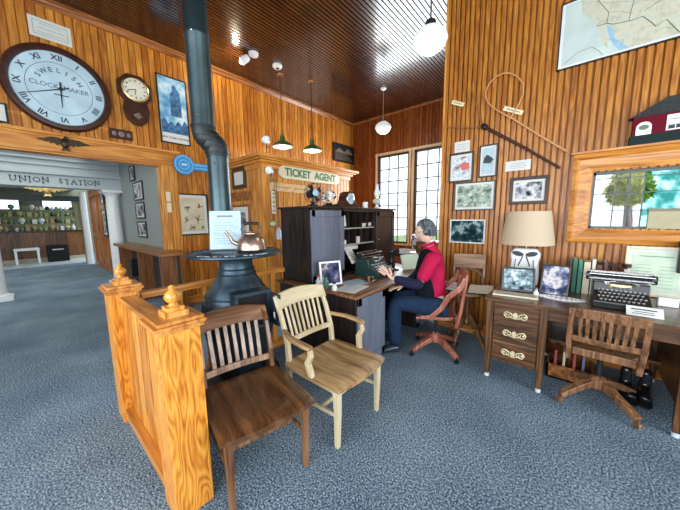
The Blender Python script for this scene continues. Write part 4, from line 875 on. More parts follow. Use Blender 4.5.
for i, (x, y, c_, h_, lb) in enumerate(((-1.98, 1.95, (.6, .75, .7), .10, 'clear glass ink bottle with red cap on the desk corner'), (-1.86, 1.94, (.08, .2, .14), .12, 'dark green bottle on the desk corner'), (-1.74, 1.93, (.75, .78, .74), .07, 'squat white jar on the desk corner'), (-1.92, 2.00, (.7, .7, .72), .08, 'small pale jar behind the dark green bottle'))):
    e = thing('ink_bottle', lb, 'bottle', (x, y, .7665), 0, 'bottles on the desk corner'); m = MB(); m.lathe([(.001, 0), (.026, 0), (.028, h_*.6), (.012, h_*.75), (.012, h_)], n=16); m.build('body', plain('bottle_%d' % i, c_, .12), e, smooth=True); m = MB(); m.lathe([(.015, h_-.004), (.015, h_+.018)], n=14); m.build('cap', plain('red_cap', (.5, .05, .05), .4) if i == 0 else M_BLK, e)
# telegraph sounder and resonator
tgp = thing('telegraph_key', 'brass telegraph key on dark base beside the green typewriter', 'telegraph key', (-1.68, 2.46, .7665), .3)
MB().box((0, 0, .01), (.09, .16, .02)).build('base', M_WAL, tgp, bevel=.003); m = MB(); m.bar((0, -.06, .045), (0, .06, .05), .01, .008); m.tube([(0, -.06, .02), (0, -.06, .06)], .008, 8); m.tube([(-.03, 0, .02), (-.03, 0, .06)], .005, 8); m.tube([(.03, 0, .02), (.03, 0, .06)], .005, 8); m.tube([(-.03, 0, .05), (.03, 0, .05)], .004, 8); m.build('lever', M_BRASS, tgp); MB().lathe([(.016, .055), (.018, .065), (.001, .07)], (0, .06, 0), 14).build('knob', M_BLK, tgp)
# things in the alcove: side table with a desk lamp and equipment
stb = thing('alcove_table', 'dark side table under the alcove windows', 'table', (-1.95, 4.25, 0)); MB().box((0, 0, .87), (1.0, .70, .04)).build('top', plain('dark_table_wood', (.05, .022, .012), .8, spec=.1, noise=.3, nscale=8), stb, bevel=.004)
for sx in (-1, 1):
    for sy in (-1, 1): MB().box((sx*.45, sy*.30, .425), (.05, .05, .85)).build('leg', M_WAL, stb)
dl = thing('desk_lamp', 'small desk lamp with blue and white shade near the alcove window', 'lamp', (-1.93, 4.02, .892)); m = MB(); m.lathe([(.001, 0), (.07, 0), (.06, .02), (.012, .03)], n=20); m.tube([(0, 0, .02), (-.03, 0, .15), (.0, 0, .25)], .008, 10); m.build('stand', M_BRASS, dl, smooth=True)
q = V((.55, -.25, -.45)).normalized().to_track_quat('Z', 'Y').to_matrix(); m = MB(); m.lathe([(.02, -.03), (.05, 0), (.095, .07), (.11, .11), (.106, .11), (.09, .07), (.045, .004)], (0, 0, .27), 28, q); m.mi = 0; m.build('shade', plain('navy_shade', (.03, .10, .32), .25), dl, smooth=True); m = MB(); m.lathe([(.1, .10), (.09, .104), (.001, .09)], (0, 0, .27), 28, q); m.build('inner_shade', M_WHITE, dl)
rx = thing('radio_set', 'dark wooden telegraph box on the alcove table', 'radio', (-1.72, 4.1, .892)); MB().box((0, 0, .10), (.32, .25, .20)).build('case', M_WAL, rx, bevel=.008); m = MB()
for x in (-.09, .0, .09): m.lathe([(.028, 0), (.024, .015)], (x, -.126, .11), 16, RX(PI/2))
m.build('dial', M_BRASS, rx)
bk = thing('green_paper_pad', 'pale green paper pad standing on the desk by the alcove', 'pad', (-1.66, 3.40, .7665), .9); bk.rotation_euler = (-.35, 0, 1.1); MB().ab((-.14, -.02, 0), (.14, 0, .20)).build('sheet', plain('pale_green_paper', (.55, .66, .52), .6), bk)
tp = thing('candlestick_telephone', 'black candlestick telephone behind the green typewriter', 'telephone', (-1.83, 3.22, .7665)); m = MB(); m.lathe([(.001, 0), (.07, 0), (.065, .02), (.02, .035), (.015, .20), (.02, .24)], n=24); m.build('stand', M_BLK, tp, smooth=True); m = MB(); m.lathe([(.015, 0), (.02, .03), (.042, .06), (.038, .06)], (0, 0, .25), 20, RY(PI/2)); m.build('mouthpiece', M_BLK, tp, smooth=True); m = MB(); m.lathe([(.026, -.07), (.02, -.05), (.018, .05), (.03, .07)], (0, -.06, .18), 16); m.build('receiver', M_BLK, tp, smooth=True)

# ------------------------------------------------------------------ person
O = V((-1.09, 2.83, 0)); F = V((-.905, -.425, 0)).normalized(); L_ = V((-F.y, F.x, 0))   # left of the person = 90deg ccw from forward
def loc(u, v, z): return O+F*u+L_*v+V((0, 0, z))
def skin(name, mat, parent, pts, edges, rad, root=0, sub=2, flat=None):
    me = bpy.data.meshes.new(name); me.from_pydata([tuple(p) for p in pts], edges, []); me.materials.append(mat)
    o = bpy.data.objects.new(name, me); COL.objects.link(o)
    if parent: o.parent = parent
    md = o.modifiers.new('skin', 'SKIN'); md.use_smooth_shade = True; md.branch_smoothing = .4
    for i, sv in enumerate(me.skin_vertices[0].data):
        r = rad[i]; sv.radius = r if isinstance(r, tuple) else (r, r); sv.use_root = (i == root)
    ms = o.modifiers.new('sub', 'SUBSURF'); ms.levels = sub; ms.render_levels = sub
    dg = bpy.context.evaluated_depsgraph_get(); dg.update(); m2 = bpy.data.meshes.new_from_object(o.evaluated_get(dg)); m2.name = name
    o.modifiers.clear(); o.data = m2
    for p in m2.polygons: p.use_smooth = True
    return o
def merged(objs, name, mat, parent):
    m = MB()
    for o in objs:
        m.add([tuple(v.co) for v in o.data.vertices], [tuple(p.vertices) for p in o.data.polygons]); bpy.data.objects.remove(o)
    return m.build(name, mat, parent, smooth=True)
M_SKIN = plain('skin_tone', (.72, .47, .36), .5); M_SHIRT = plain('crimson_shirt', (.42, .010, .058), .85, spec=.15, noise=.15, nscale=40); M_VEST = plain('black_vest', (.008, .008, .013), .9, spec=.1)
M_NAVY = plain('navy_trousers', (.012, .028, .062), .85, spec=.15, noise=.2, nscale=30); M_SLV = plain('dark_sleeve', (.016, .016, .042), .85, spec=.15, noise=.25, nscale=30); M_HAIR = plain('grey_hair', (.10, .12, .13), .6, noise=.6, nscale=60, bump=.6)
pr = thing('person', 'seated person in crimson shirt and black vest working at the agent desk', 'person', (0, 0, 0))
# skeleton
pel = loc(0, 0, .56); chest = loc(.035, 0, .94); neck0 = loc(.07, 0, 1.13); neck1 = loc(.10, 0, 1.21); hd = loc(.128, 0, 1.315)
shl, shr = loc(.045, .18, 1.07), loc(.07, -.18, 1.07)
ell, elr = loc(.19, .27, .79), loc(.20, -.26, .78)
wrl, wrr = loc(.455, .215, .845), loc(.36, -.06, .70)
knl, knr = loc(.42, .12, .555), loc(.42, -.12, .555); anl, anr = loc(.40, .14, .09), loc(.42, -.12, .09)
objs = []
objs.append(skin('b', M_SKIN, None, [pel, chest, neck0, neck1, shl, ell, wrl, shr, elr, wrr, knl, anl, knr, anr, loc(0, .09, .53), loc(0, -.09, .53)],
     [(0, 1), (1, 2), (2, 3), (1, 4), (4, 5), (5, 6), (1, 7), (7, 8), (8, 9), (0, 14), (14, 10), (10, 11), (0, 15), (15, 12), (12, 13)],
     [.12, .12, .055, .052, .05, .038, .026, .05, .038, .026, .055, .036, .055, .036, .08, .08]))
# head: an ellipsoid shaped with a face
m = MB(); n = 40; mm = 28; vs = []; c = hd; tilt = -.34
for i in range(1, mm):
    a = PI*i/mm
    for k in range(n):
        b = 2*PI*k/n; x = math.sin(a)*math.cos(b); y = math.sin(a)*math.sin(b); z = math.cos(a)
        px, py, pz = x*.098, y*.077, z*.122
        if z < 0: py *= 1-.30*(-z)**1.4; px = px*(1-.10*(-z)) if x > 0 else px*(1-.42*(-z))
        f = max(0, x)
        g = lambda zc, yc, s1, s2: math.exp(-((pz-zc)/s1)**2-((py-yc)/s2)**2)*f
        px += .034*g(-.024, 0, .019, .012)+.012*g(.004, 0, .022, .009)       # nose, bridge
        px -= .012*(g(.012, .030, .013, .017)+g(.012, -.030, .013, .017))     # sockets
        px += .007*g(.034, 0, .012, .05)                                     # brow
        px += .008*g(-.058, 0, .007, .022)+.010*g(-.070, 0, .007, .019)-.004*g(-.064, 0, .003, .024)       # lips
        px += .014*g(-.100, 0, .017, .022)                                     # chin
        vs.append((px, py, pz))
vs += [(0, 0, .122), (.015, 0, -.122)]
fs = [(len(vs)-2, k, (k+1) % n) for k in range(n)]+[(len(vs)-1, (mm-2)*n+(k+1) % n, (mm-2)*n+k) for k in range(n)]
for i in range(mm-2):
    for k in range(n): fs.append((i*n+k, (i+1)*n+k, (i+1)*n+(k+1) % n, i*n+(k+1) % n))
def hloc(p):
    p = RY(-tilt) @ V(p); return hd+F*p.x+L_*p.y+V((0, 0, p.z))
m.add([hloc(p) for p in vs], fs)
for sg in (-1, 1): # ears
    m2 = MB(); m2.sphere((0, 0, 0), .03, 12, (.6, .28, 1)); m.add([hloc((-.005+p[0], sg*.076+p[1], -.010+p[2])) for p in m2.v], m2.f)
ho = m.build('h', M_SKIN, None, smooth=True); objs.append(ho)
# hands
def hand(w, dirv, upv, side):
    """w wrist, dirv toward the fingers, upv back of hand, side: +1 thumb on (dir x up) side"""
    d = V(dirv).normalized(); s_ = d.cross(V(upv)).normalized()*side; u_ = V(upv).normalized()
    P = lambda a, b, c_: w+d*a+s_*b+u_*c_
    out = [skin('p', M_SKIN, None, [w-d*.02, P(.02, 0, 0), P(.055, .008, 0), P(.085, .006, -.002)], [(0, 1), (1, 2), (2, 3)], [(.026, .020), (.034, .017), (.040, .014), (.038, .011)])]
    for b, ln in ((.030, .066), (.011, .076), (-.010, .070), (-.029, .055)):
        out.append(skin('f', M_SKIN, None, [P(.06, b*.9, 0), P(.092, b, .0), P(.092+ln*.45, b*1.08, -.002), P(.092+ln*.78, b*1.1, -.012), P(.092+ln, b*1.1, -.024)], [(0, 1), (1, 2), (2, 3), (3, 4)], [.009, .0095, .009, .008, .0065], sub=1))
    out.append(skin('f', M_SKIN, None, [P(.018, .022, -.004), P(.040, .042, -.008), P(.066, .058, -.014), P(.088, .064, -.018)], [(0, 1), (1, 2), (2, 3)], [.014, .012, .010, .008], sub=1))
    return out
objs += hand(wrl, F*.72-L_*.05+V((0, 0, .62)), -L_-F*.15, -1)
objs += hand(wrr, F*.9+L_*.45+V((0, 0, -.15)), V((0, 0, 1)), -1)
body = merged(objs, 'body', M_SKIN, pr)
# clothes
skin('shirt', M_SHIRT, pr, [loc(.0, 0, .55), loc(.02, 0, .75), chest, neck0, loc(.09, 0, 1.175), shl, (shl+ell)/2, ell+(shl-ell)*.1, shr, (shr+elr)/2, elr+(shr-elr)*.1],
     [(0, 1), (1, 2), (2, 3), (3, 4), (2, 5), (5, 6), (6, 7), (2, 8), (8, 9), (9, 10)], [(.16, .13), (.15, .12), (.155, .12), .080, .066, .082, .074, .060, .082, .074, .060])
m = MB(); cc = loc(.094, 0, 1.178); m.tube([cc+F*.060*math.cos(t_)+L_*.060*math.sin(t_)+V((0, 0, -.02*math.cos(t_))) for t_ in [2*PI*k/20 for k in range(20)]], .017, 8, closed=True); m.build('collar', M_SHIRT, pr, smooth=True)
skin('vest', M_VEST, pr, [loc(.075, .01, .56), loc(.105, .01, .75), loc(.13, .01, .90), loc(.115, .01, 1.03), loc(.10, 0, 1.11), loc(.04, .10, 1.10), loc(.04, -.10, 1.10)], [(0, 1), (1, 2), (2, 3), (3, 4), (3, 5), (3, 6)], [(.16, .145), (.16, .14), (.155, .138), (.135, .115), (.085, .07), .068, .068])
s1 = skin('sl', M_SLV, None, [ell+(shl-ell)*.22, ell, (ell*.4+wrl*.6), wrl-(wrl-ell)*.06], [(0, 1), (1, 2), (2, 3)], [.066, .064, .052, .044])
s2 = skin('sr', M_SLV, None, [elr+(shr-elr)*.22, elr, (elr*.4+wrr*.6), wrr-(wrr-elr)*.06], [(0, 1), (1, 2), (2, 3)], [.066, .064, .052, .044])
s1.parent = pr; s1.name = 'sleeve'; s2.parent = pr; s2.name = 'sleeve'
skin('trousers', M_NAVY, pr, [loc(-.02, 0, .56), loc(.02, .10, .53), loc(.22, .115, .555), knl+V((0, 0, .0)), loc(.43, .13, .32), anl+V((0, 0, -.01)), loc(.02, -.10, .53), loc(.22, -.115, .555), knr, loc(.44, -.12, .32), anr+V((0, 0, -.01))],
     [(0, 1), (1, 2), (2, 3), (3, 4), (4, 5), (0, 6), (6, 7), (7, 8), (8, 9), (9, 10)], [(.15, .13), .115, .100, .092, .084, .076, .115, .100, .092, .084, .076])
for a_, sp in ((anl, .35), (anr, -.1)):
    d_ = F+L_*sp; d_.normalize(); b_ = V((a_.x, a_.y, 0))
    skin('shoe', plain('black_shoe', (.02, .035, .05), .22), pr, [b_-d_*.05+V((0, 0, .045)), b_+d_*.03+V((0, 0, .06)), b_+d_*.11+V((0, 0, .045)), b_+d_*.19+V((0, 0, .034))], [(0, 1), (1, 2), (2, 3)], [(.040, .044), (.046, .055), (.050, .040), (.044, .030)])
# hair: cap of locks
m = MB(); rr = random.Random(9)
for k in range(520):
    a = rr.uniform(0, 2*PI); e_ = rr.uniform(-.55, 1.5); x, y, z = math.cos(a)*math.cos(e_), math.sin(a)*math.cos(e_), math.sin(e_)
    if x > .25 and z < .42+.35*x: continue
    if abs(y) > .55 and z < -.05 and x > -.25: continue
    p = (x*.101-.004, y*.081, z*.122+.008); q = V((x, y, z)); tdir = V((-.6*x-.3, .3*y, -.8)).normalized(); ln = rr.uniform(.018, .035)
    m2 = MB(); m2.path([V(p), V(p)+tdir*ln*.5+q*.006, V(p)+tdir*ln-q*.002], [.015, .018, .006], [.011, .012, .004], q); m.add([hloc(v_) for v_ in m2.v], m2.f)
m2 = MB(); m2.sphere((-.014, 0, .018), 1, 24, (.098, .080, .114)); keep = []
m.add([hloc((v_[0], v_[1], v_[2])) for v_ in m2.v], [f for f in m2.f if all(not (m2.v[i][0] > .052 and m2.v[i][2] < .055) and m2.v[i][2] > -.075 for i in f)])
m.build('hair', M_HAIR, pr, smooth=True)
m = MB()
for sg in (-1, 1):
    m.tube([hloc((.099+.006*math.cos(t_), sg*.032+.021*math.cos(t_), .010+.017*math.sin(t_))) for t_ in [2*PI*k/20 for k in range(20)]], .0018, 5, closed=True); m.tube([hloc((.096, sg*.052, .012)), hloc((.05, sg*.078, .012)), hloc((.0, sg*.082, .005))], .0018, 5)
m.tube([hloc((.108, -.012, .012)), hloc((.112, 0, .014)), hloc((.108, .012, .012))], .0018, 5); m.build('glasses', M_BLK, pr)
m = MB()
for sg in (-1, 1):
    m2 = MB(); m2.sphere((.086, sg*.030, .010), .010, 10); m.mi = 0; m.add([hloc(v_) for v_ in m2.v], m2.f); m2 = MB(); m2.sphere((.0935, sg*.030, .009), .0045, 8); m.mi = 1; m.add([hloc(v_) for v_ in m2.v], m2.f)
m.build('eye', [M_WHITE, M_INK], pr, smooth=True)
m = MB(); m2 = MB(); m2.tube([(0, .086, -.03), (0, .098, .04), (0, .07, .12), (0, 0, .140), (0, -.07, .12), (0, -.098, .04), (0, -.086, -.03)], .006, 8)
for sg in (-1, 1): m2.lathe([(.030, .0), (.033, .01), (.028, .022), (.001, .026)], (-.004, sg*.080, -.012), 18, RX(-sg*PI/2))
m.add([hloc(v_) for v_ in m2.v], m2.f); m.build('headphones', M_BLK, pr, smooth=True)

# ------------------------------------------------------------------ swivel chairs
def star_base(e, mat, r, a0, hub_z, seat_z):
    for k in range(4):
        a = a0+k*PI/2; c_, s_ = math.cos(a), math.sin(a)
        m = MB(); m.path([(.02*c_, .02*s_, hub_z), (r*.35*c_, r*.35*s_, hub_z-.02), (r*.8*c_, r*.8*s_, .09), (r*c_, r*s_, .062)], [.05, .055, .048, .05], [.06, .055, .042, .036]); m.build('leg', mat, e, bevel=.006)
        m = MB(); m.tube([(r*c_-s_*.011, r*s_+c_*.011, .022), (r*c_+s_*.011, r*s_-c_*.011, .022)], .022, 16); m.tube([(r*c_, r*s_, .02), (r*c_, r*s_, .06)], .008, 8); m.build('caster', M_BLK if mat is M_RED else M_SWIV, e)
    m = MB(); m.lathe([(.055, hub_z-.045), (.06, hub_z-.02), (.055, hub_z+.03), (.03, hub_z+.05)], n=20); m.build('hub', mat, e, smooth=True)
    m = MB(); m.tube([(0, 0, hub_z), (0, 0, seat_z-.03)], .018, 14); m.ab((-.10, -.07, seat_z-.06), (.10, .07, seat_z-.035)); m.build('spindle', plain('dark_steel', (.06, .06, .065), .35, .8), e)
def swivel(label, loc_, rz, mat, w, d, seat_z, back_z, nsl, a0, r, arms):
    """faces local +Y; origin under the spindle"""
    e = thing('swivel_chair', label, 'chair', loc_, rz, 'wooden swivel chairs')
    star_base(e, mat, r, a0, .16, seat_z)
    m = MB(); n = 28; poly = []
    for k in range(n): a = 2*PI*k/n; ca, sa = math.cos(a), math.sin(a); poly.append((w/2*abs(ca)**.55*(1 if ca > 0 else -1), d/2*abs(sa)**.55*(1 if sa > 0 else -1)))
    m.prism(poly, seat_z-.035, .035, 'Z'); m.build('seat', mat, e, bevel=.01)
    yb = -d/2-.01
    def by(z): t_ = (z-seat_z)/(back_z-seat_z); return yb-.015-(.05 if arms else .09)*t_
    for sg in (-1, 1):
        m = MB(); m.path([(sg*w*.47, by(seat_z-.10)+.02, seat_z-.10), (sg*w*.48, by(seat_z+.1), seat_z+.1), (sg*w*.47, by(back_z), back_z-.02)], [.032, .034, .030], [.034, .032, .026], (0, 1, 0)); m.build('back_post', mat, e, bevel=.005)
    n = 12
    def crail(zb, zt, th, cur, arch, nm, wd):
        vs = []
        for i in range(n+1):
            v = i/n*2-1; x = v*wd/2; c0 = -cur*(1-v*v); a_ = arch*(1-v*v)
            for dy, zz in ((th/2, zt+a_), (-th/2, zt+a_), (-th/2, zb+a_*.3), (th/2, zb+a_*.3)): vs.append((x, by(zz)+c0+dy, zz))
        m = MB(); m.add(vs, [(4*i+k, 4*i+4+k, 4*i+4+(k+1) % 4, 4*i+(k+1) % 4) for i in range(n) for k in range(4)]+[(0, 1, 2, 3), (4*n+3, 4*n+2, 4*n+1, 4*n)]); m.build(nm, mat, e, bevel=.004)
    crail(back_z-.065, back_z, .024, .02, .012, 'crest_rail', w*1.02)
    zl = seat_z+.07
    crail(zl, zl+.045, .02, .02, 0, 'lower_rail', w*.93); 
    for k in range(nsl):
        v = ((k+.5)/nsl*2-1)*.84; x = v*w*.46; c0 = -.02*(1-v*v)
        m = MB(); m.path([(x*(.97+.05*t_), by(z)+c0-.006*math.sin(PI*t_), z) for t_, z in [(q_/5, zl+.03+(back_z-.06-zl-.03)*q_/5) for q_ in range(6)]], .023, .010, (0, 1, 0)); m.build('slat', mat, e, bevel=.002)
    m = MB(); m.ab((-w*.42, yb-.005, seat_z-.05), (w*.42, yb+.02, seat_z+.005)); m.build('back_bracket', mat, e, bevel=.004)
    if arms:
        for sg in (-1, 1):
            x = sg*w*.52
            m = MB(); m.path([(x*.94, by(back_z-.03)+.01, back_z-.03), (x, by(back_z-.12)+.045, back_z-.13), (x, yb+.10, seat_z+.22), (x, yb+.16, seat_z+.10), (x, yb+.26, seat_z+.0), (x, yb+.40, seat_z-.02)], [.032, .036, .036, .034, .032, .026], [.045, .05, .052, .05, .045, .03], (0, 1, 0)); m.build('arm', mat, e, bevel=.006)
    return e
swivel('worn brown slat-back swivel chair tucked under the long desk', (.215, 2.85, 0), math.radians(-2), M_SWIV, .40, .40, .47, .80, 8, math.radians(45), .30, False)
pc = swivel('reddish wooden swivel armchair under the seated person', (-1.09, 2.85, 0), math.atan2(F.y, F.x)-PI/2, M_RED, .42, .36, .455, .90, 3, math.radians(38), .31, True)

# wooden swivel stool with arched back
so = thing('swivel_stool', 'dark round swivel stool with arched back between person and long desk', 'stool', (-.895, 3.27, 0), math.radians(180))
m = MB(); m.lathe([(.001, .585), (.15, .585), (.18, .60), (.182, .615), (.17, .625), (.001, .618)], n=32); m.build('seat', M_OAK, so, smooth=True)
m = MB(); m.lathe([(.03, .22), (.055, .26), (.04, .34), (.055, .48), (.08, .57), (.09, .585)], n=24); m.build('column', M_WALZ, so, smooth=True)
for k in range(4):
    a = PI/4+k*PI/2+.2; c_, s_ = math.cos(a), math.sin(a); m = MB(); m.path([(.03*c_, .03*s_, .36), (.10*c_, .10*s_, .26), (.18*c_, .18*s_, .10), (.23*c_, .23*s_, .012)], [.04, .04, .036, .034], [.05, .05, .04, .024]); m.build('leg', M_WALZ, so, bevel=.004)
m = MB(); m.tube([(.17*math.cos(2*PI*k/32), .17*math.sin(2*PI*k/32), .22) for k in range(32)], .010, 8, closed=True); m.build('foot_ring', M_CROWN, so, smooth=True)
m = MB(); m.path([(.155*math.cos(t_), -.12, .72+.0*t_+.14*math.sin(t_)) for t_ in [PI*k/14 for k in range(15)]], .02, .022, (0, 1, 0)); m.build('back_hoop', M_WALZ, so)
m = MB(); m.prism([(-.17, .86), (.17, .86), (.175, 1.03), (-.175, 1.03)], -.155, .02); m.build('back_panel', wood('back_ply', (.12, .06, .03), (.3, .17, .09), (.42, .26, .15), 'X', 'Z', 0, .35), so, bevel=.008)
for sg in (-1, 1): MB().bar((sg*.155, -.12, .61), (sg*.16, -.14, .88), .026, .02, (0, 1, 0)).build('back_post', M_WALZ, so, bevel=.003)
so.rotation_euler.z = math.radians(196); 
cb_ = thing('open_binder', 'open black binder with white pages lying on the stool seat', 'binder', (-.885, 3.20, .627), math.radians(8)); 
for sg in (-1, 1):
    MB().box((sg*.135, 0, .012), (.26, .20, .006), RX(.28) @ RY(-sg*.06)).build('cover', M_BLK, cb_); MB().box((sg*.135, -.003, .018), (.235, .18, .005), RX(.28) @ RY(-sg*.06)).build('page', M_PAPER if sg < 0 else plain('cream_page', (.7, .68, .55), .6), cb_)
cb_.location.z = .655

# ------------------------------------------------------------------ long desk on the map wall
ld = thing('long_desk', 'long brown kneehole desk with brass-handled drawers under the map wall', 'desk', (0, 0, 0))
LX0, LX1, LY0, LY1 = -.565, 1.16, 2.66, 3.53
m = MB(); m.ab((LX0-.015, LY0-.02, .725), (LX1+.015, LY1, .755)); m.build('desk_top', M_DESK, ld, bevel=.006)
m = MB(); m.ab((LX0+.02, LY0+.02, .63), (LX1-.02, LY0+.04, .725)); m.ab((LX0+.02, LY1-.04, .3), (LX1-.02, LY1-.02, .725)); m.build('apron', M_DESK, ld)
def leg(x, y):
    m = MB(); m.path([(x, y, .03), (x, y, .20), (x, y, .725)], [.036, .044, .055], [.036, .044, .055], (1, 0, 0)); l = m.build('leg', M_DESKZ, ld, bevel=.003); m = MB(); m.lathe([(.02, 0), (.02, .03)], (x, y, 0), 14); m.build('foot', plain('white_caster_cup', (.6, .68, .7), .4), l)
for x0, x1 in ((LX0, -.12), (.57, LX1)):
    for x in (x0+.028, x1-.028):
        for y in (LY0+.03, LY1-.03): leg(x, y)
    m = MB(); m.ab((x0+.03, LY0+.035, .17), (x1-.03, LY1-.03, .725)); m.build('pedestal', M_DESKZ, ld)
    for i, (z0, z1) in enumerate(((.545, .695), (.375, .535), (.19, .365))):
        m = MB(); m.ab((x0+.06, LY0+.012, z0), (x1-.06, LY0+.04, z1)); dr = m.build('drawer', M_DESK, ld, bevel=.004)
        m = MB(); cx, cz = (x0+x1)/2, (z0+z1)/2; y = LY0+.008
        for sg in (-1, 1): m.tube([(cx+sg*(.022+.032*(1+.9*math.cos(t_))), y, cz+.022*math.sin(t_)*(1-.2*math.cos(t_*3))) for t_ in [2*PI*k/18 for k in range(18)]], .0055, 6, closed=True); m.sphere((cx+sg*.066, y, cz), .010, 8)
        m.prism([(cx+.018*math.cos(t_), cz+.026*math.sin(t_)) for t_ in [2*PI*k/14 for k in range(14)]], y-.003, .006)
        m.tube([(cx-.05, y-.004, cz+.006), (cx-.04, y-.02, cz-.012), (cx, y-.024, cz-.02), (cx+.04, y-.02, cz-.012), (cx+.05, y-.004, cz+.006)], .0045, 8); m.build('handle', plain('pale_brass', (.78, .68, .45), .35, .4), dr, smooth=False)
m = MB(); m.ab((-.12, 3.12, .30), (.57, LY1-.04, .325)); m.build('shelf', M_DESK, ld)
ZD = .7555
# table lamp
tl = thing('table_lamp', 'table lamp with large cream tapered shade and white painted base', 'lamp', (-.385, 3.36, ZD))
m = MB()
for r0, z0, r1, z1 in ((.235, .42, .185, .75),):
    m.lathe([(.235, .42), (.187, .75), (.183, .75), (.231, .42), (.235, .42)], n=40)
m.mi = 0; m.f = m.f[:-2]; m.fm = m.fm[:-2]
t = NT('cream_lamp_shade'); t.b.inputs['Base Color'].default_value = (.56, .45, .31, 1); t.b.inputs['Roughness'].default_value = .8
m.build('lamp_shade', t.m, tl, smooth=True)
m = MB(); m.tube([(0, 0, .25), (0, 0, .44)], .010, 10); m.tube([(-.03, 0, .44), (.03, 0, .44)], .004, 6); m.build('stem', M_BRASS, tl)
m = MB(); m.prism([(-.12, 0), (.12, 0), (.125, .10), (.115, .24), (.13, .32), (.095, .38), (-.095, .38), (-.13, .32), (-.115, .24), (-.125, .10)], -.055, .11); m.build('base', M_WHITE, tl, bevel=.02)
m = MB()
for sg in (-1, 1):
    m.prism([(sg*(.058+.050*math.cos(t_)-.010*math.sin(t_)), .325+.022*math.sin(t_)+.014*math.cos(t_)) for t_ in [2*PI*k/16 for k in range(16)]], -.060, .006)
    m.bar((sg*.015, -.058, .30), (sg*.05, -.058, .20), .010, .006, (0, 1, 0)); m.bar((sg*.075, -.058, .27), (sg*.085, -.058, .12), .007, .006, (0, 1, 0))
m.bar((-.05, -.058, .14), (.05, -.058, .14), .008, .006)
m.build('painted_motif', M_INK, tl)
def pf(label, loc_, rz, w, h, mat, fr, tilt=-.25, fm=None):
    e = picture(label, loc_, rz, w, h, fm or M_BLK, fr, mat, 0, 'photo frame', 'photo_frame', tilt=tilt, dep=.014); MB().bar((0, .0, h*.7), (0, h*.28, .0+h*.06), .05, .004, (0, 1, 0)).build('stand', M_BLK, e); return e
pf('black-framed landscape photo on the long desk below the lamp', (-.385, 3.0, ZD+.002), math.radians(12), .265, .225, art('locomotive_photo', [(.02, .03, .04), (.22, .32, .36), (.72, .82, .85)], 14, 9.), .018)
pf('black-framed group photo on the long desk left of the books', (-.12, 3.02, ZD+.002), math.radians(-8), .205, .275, art('group_photo', [(.03, .04, .09), (.20, .22, .36), (.75, .72, .72), (.45, .35, .4)], 11, 2.), .014)
e = thing('folded_newspaper', 'folded cream newspaper lying on the desk before the landscape photo', 'newspaper', (-.38, 2.83, ZD), .12); MB().ab((-.17, -.07, 0), (.17, .07, .014)).build('page', plain('cream_news', (.72, .65, .45), .6), e, bevel=.004); m = MB(); 
for k in range(6): m.ab((-.15, -.055+k*.018, .0142), (.15, -.048+k*.018, .0148))
m.build('printing', plain('grey_print', (.16, .20, .24), .6), e)
e = thing('lace_doily', 'white crumpled lace cloth under the group photo', 'cloth', (-.06, 2.96, ZD), .0); m = MB()
for k in range(26): a = 2*PI*k/26; m.sphere((.15*math.cos(a), .075*math.sin(a), .006), .014, 6, (1, 1, .5))
m.lathe([(.001, .001), (.14, .001), (.14, .006), (.001, .007)], n=26); m.v = [(x, y*(.55 if abs(x*x+y*y) <= .0197 else 1), z) for x, y, z in m.v]; m.build('cloth', M_WHITE, e)
e = thing('inkwell', 'small pale glass inkwell beside the landscape photo', 'inkwell', (-.235, 2.93, ZD)); MB().lathe([(.001, 0), (.02, 0), (.022, .03), (.01, .045), (.01, .06)], n=14).build('body', plain('pale_chimney_glass', (.72, .80, .80), .08), e, smooth=True); MB().lathe([(.012, .058), (.012, .07)], n=12).build('cap', M_CHROME, e)
bx0 = -.035; cols = [((.01, .03, .025), .30, 'black book, first on the left of the row on the long desk'), ((.02, .16, .09), .31, 'dark green book second in the row on the long desk'), ((.03, .22, .13), .30, 'bright green book third in the row on the long desk'), ((.65, .58, .42), .29, 'wide cream book fourth in the row'), ((.70, .66, .52), .32, 'tall cream book fifth in the row'), ((.18, .05, .04), .26, 'dark red book last in the row behind the typewriter'), ((.10, .04, .03), .30, 'very dark brown book leaning at the row end')]
for i, (c_, h_, lb) in enumerate(cols):
    w_ = (.026, .034, .034, .05, .03, .04, .03)[i]; e = thing('book', lb, 'book', (bx0+w_/2, 3.38, ZD), 0, 'books on the long desk'); bx0 += w_+.003
    d_ = .20; MB().ab((-w_/2, -d_/2, 0), (-w_/2+.003, d_/2, h_)).ab((w_/2-.003, -d_/2, 0), (w_/2, d_/2, h_)).ab((-w_/2, -d_/2, 0), (w_/2, -d_/2+.003, h_)).build('cover', plain('book_cover_%d' % i, c_, .5), e); MB().ab((-w_/2+.003, -d_/2+.003, .004), (w_/2-.003, d_/2-.005, h_-.004)).build('pages', M_PAPER, e)
typewriter('black antique typewriter with round keys on the long desk', (.285, 3.0, ZD+.001), math.radians(2), M_BLK, .92)
m = MB(); e = thing('label_card', 'white label card leaning before the black typewriter', 'card', (.40, 2.76, ZD+.001), math.radians(2)); e.rotation_euler = (-.7, 0, .04); MB().ab((-.09, -.003, 0), (.09, 0, .075)).build('card', M_PAPER, e); MB().ab((-.065, -.0045, .048), (.06, -.003, .056)).ab((-.05, -.0045, .032), (.045, -.003, .036)).ab((-.06, -.0045, .018), (.05, -.003, .022)).build('printing', M_INK, e)
# old radio behind typewriter (dark bits) : metal desk tray
e = thing('brass_scale', 'dark metal instrument behind the cream books on the long desk', 'instrument', (.26, 3.42, ZD)); MB().box((0, 0, .02), (.16, .1, .04)).build('base', M_WAL, e, bevel=.004); m = MB(); m.tube([(0, 0, .04), (0, 0, .27)], .012, 10); m.bar((-.13, 0, .27), (.10, 0, .25), .02, .03); m.lathe([(.03, .27), (.03, .30)], (.09, 0, -.02), 14); m.build('arm', M_MAHOG, e)
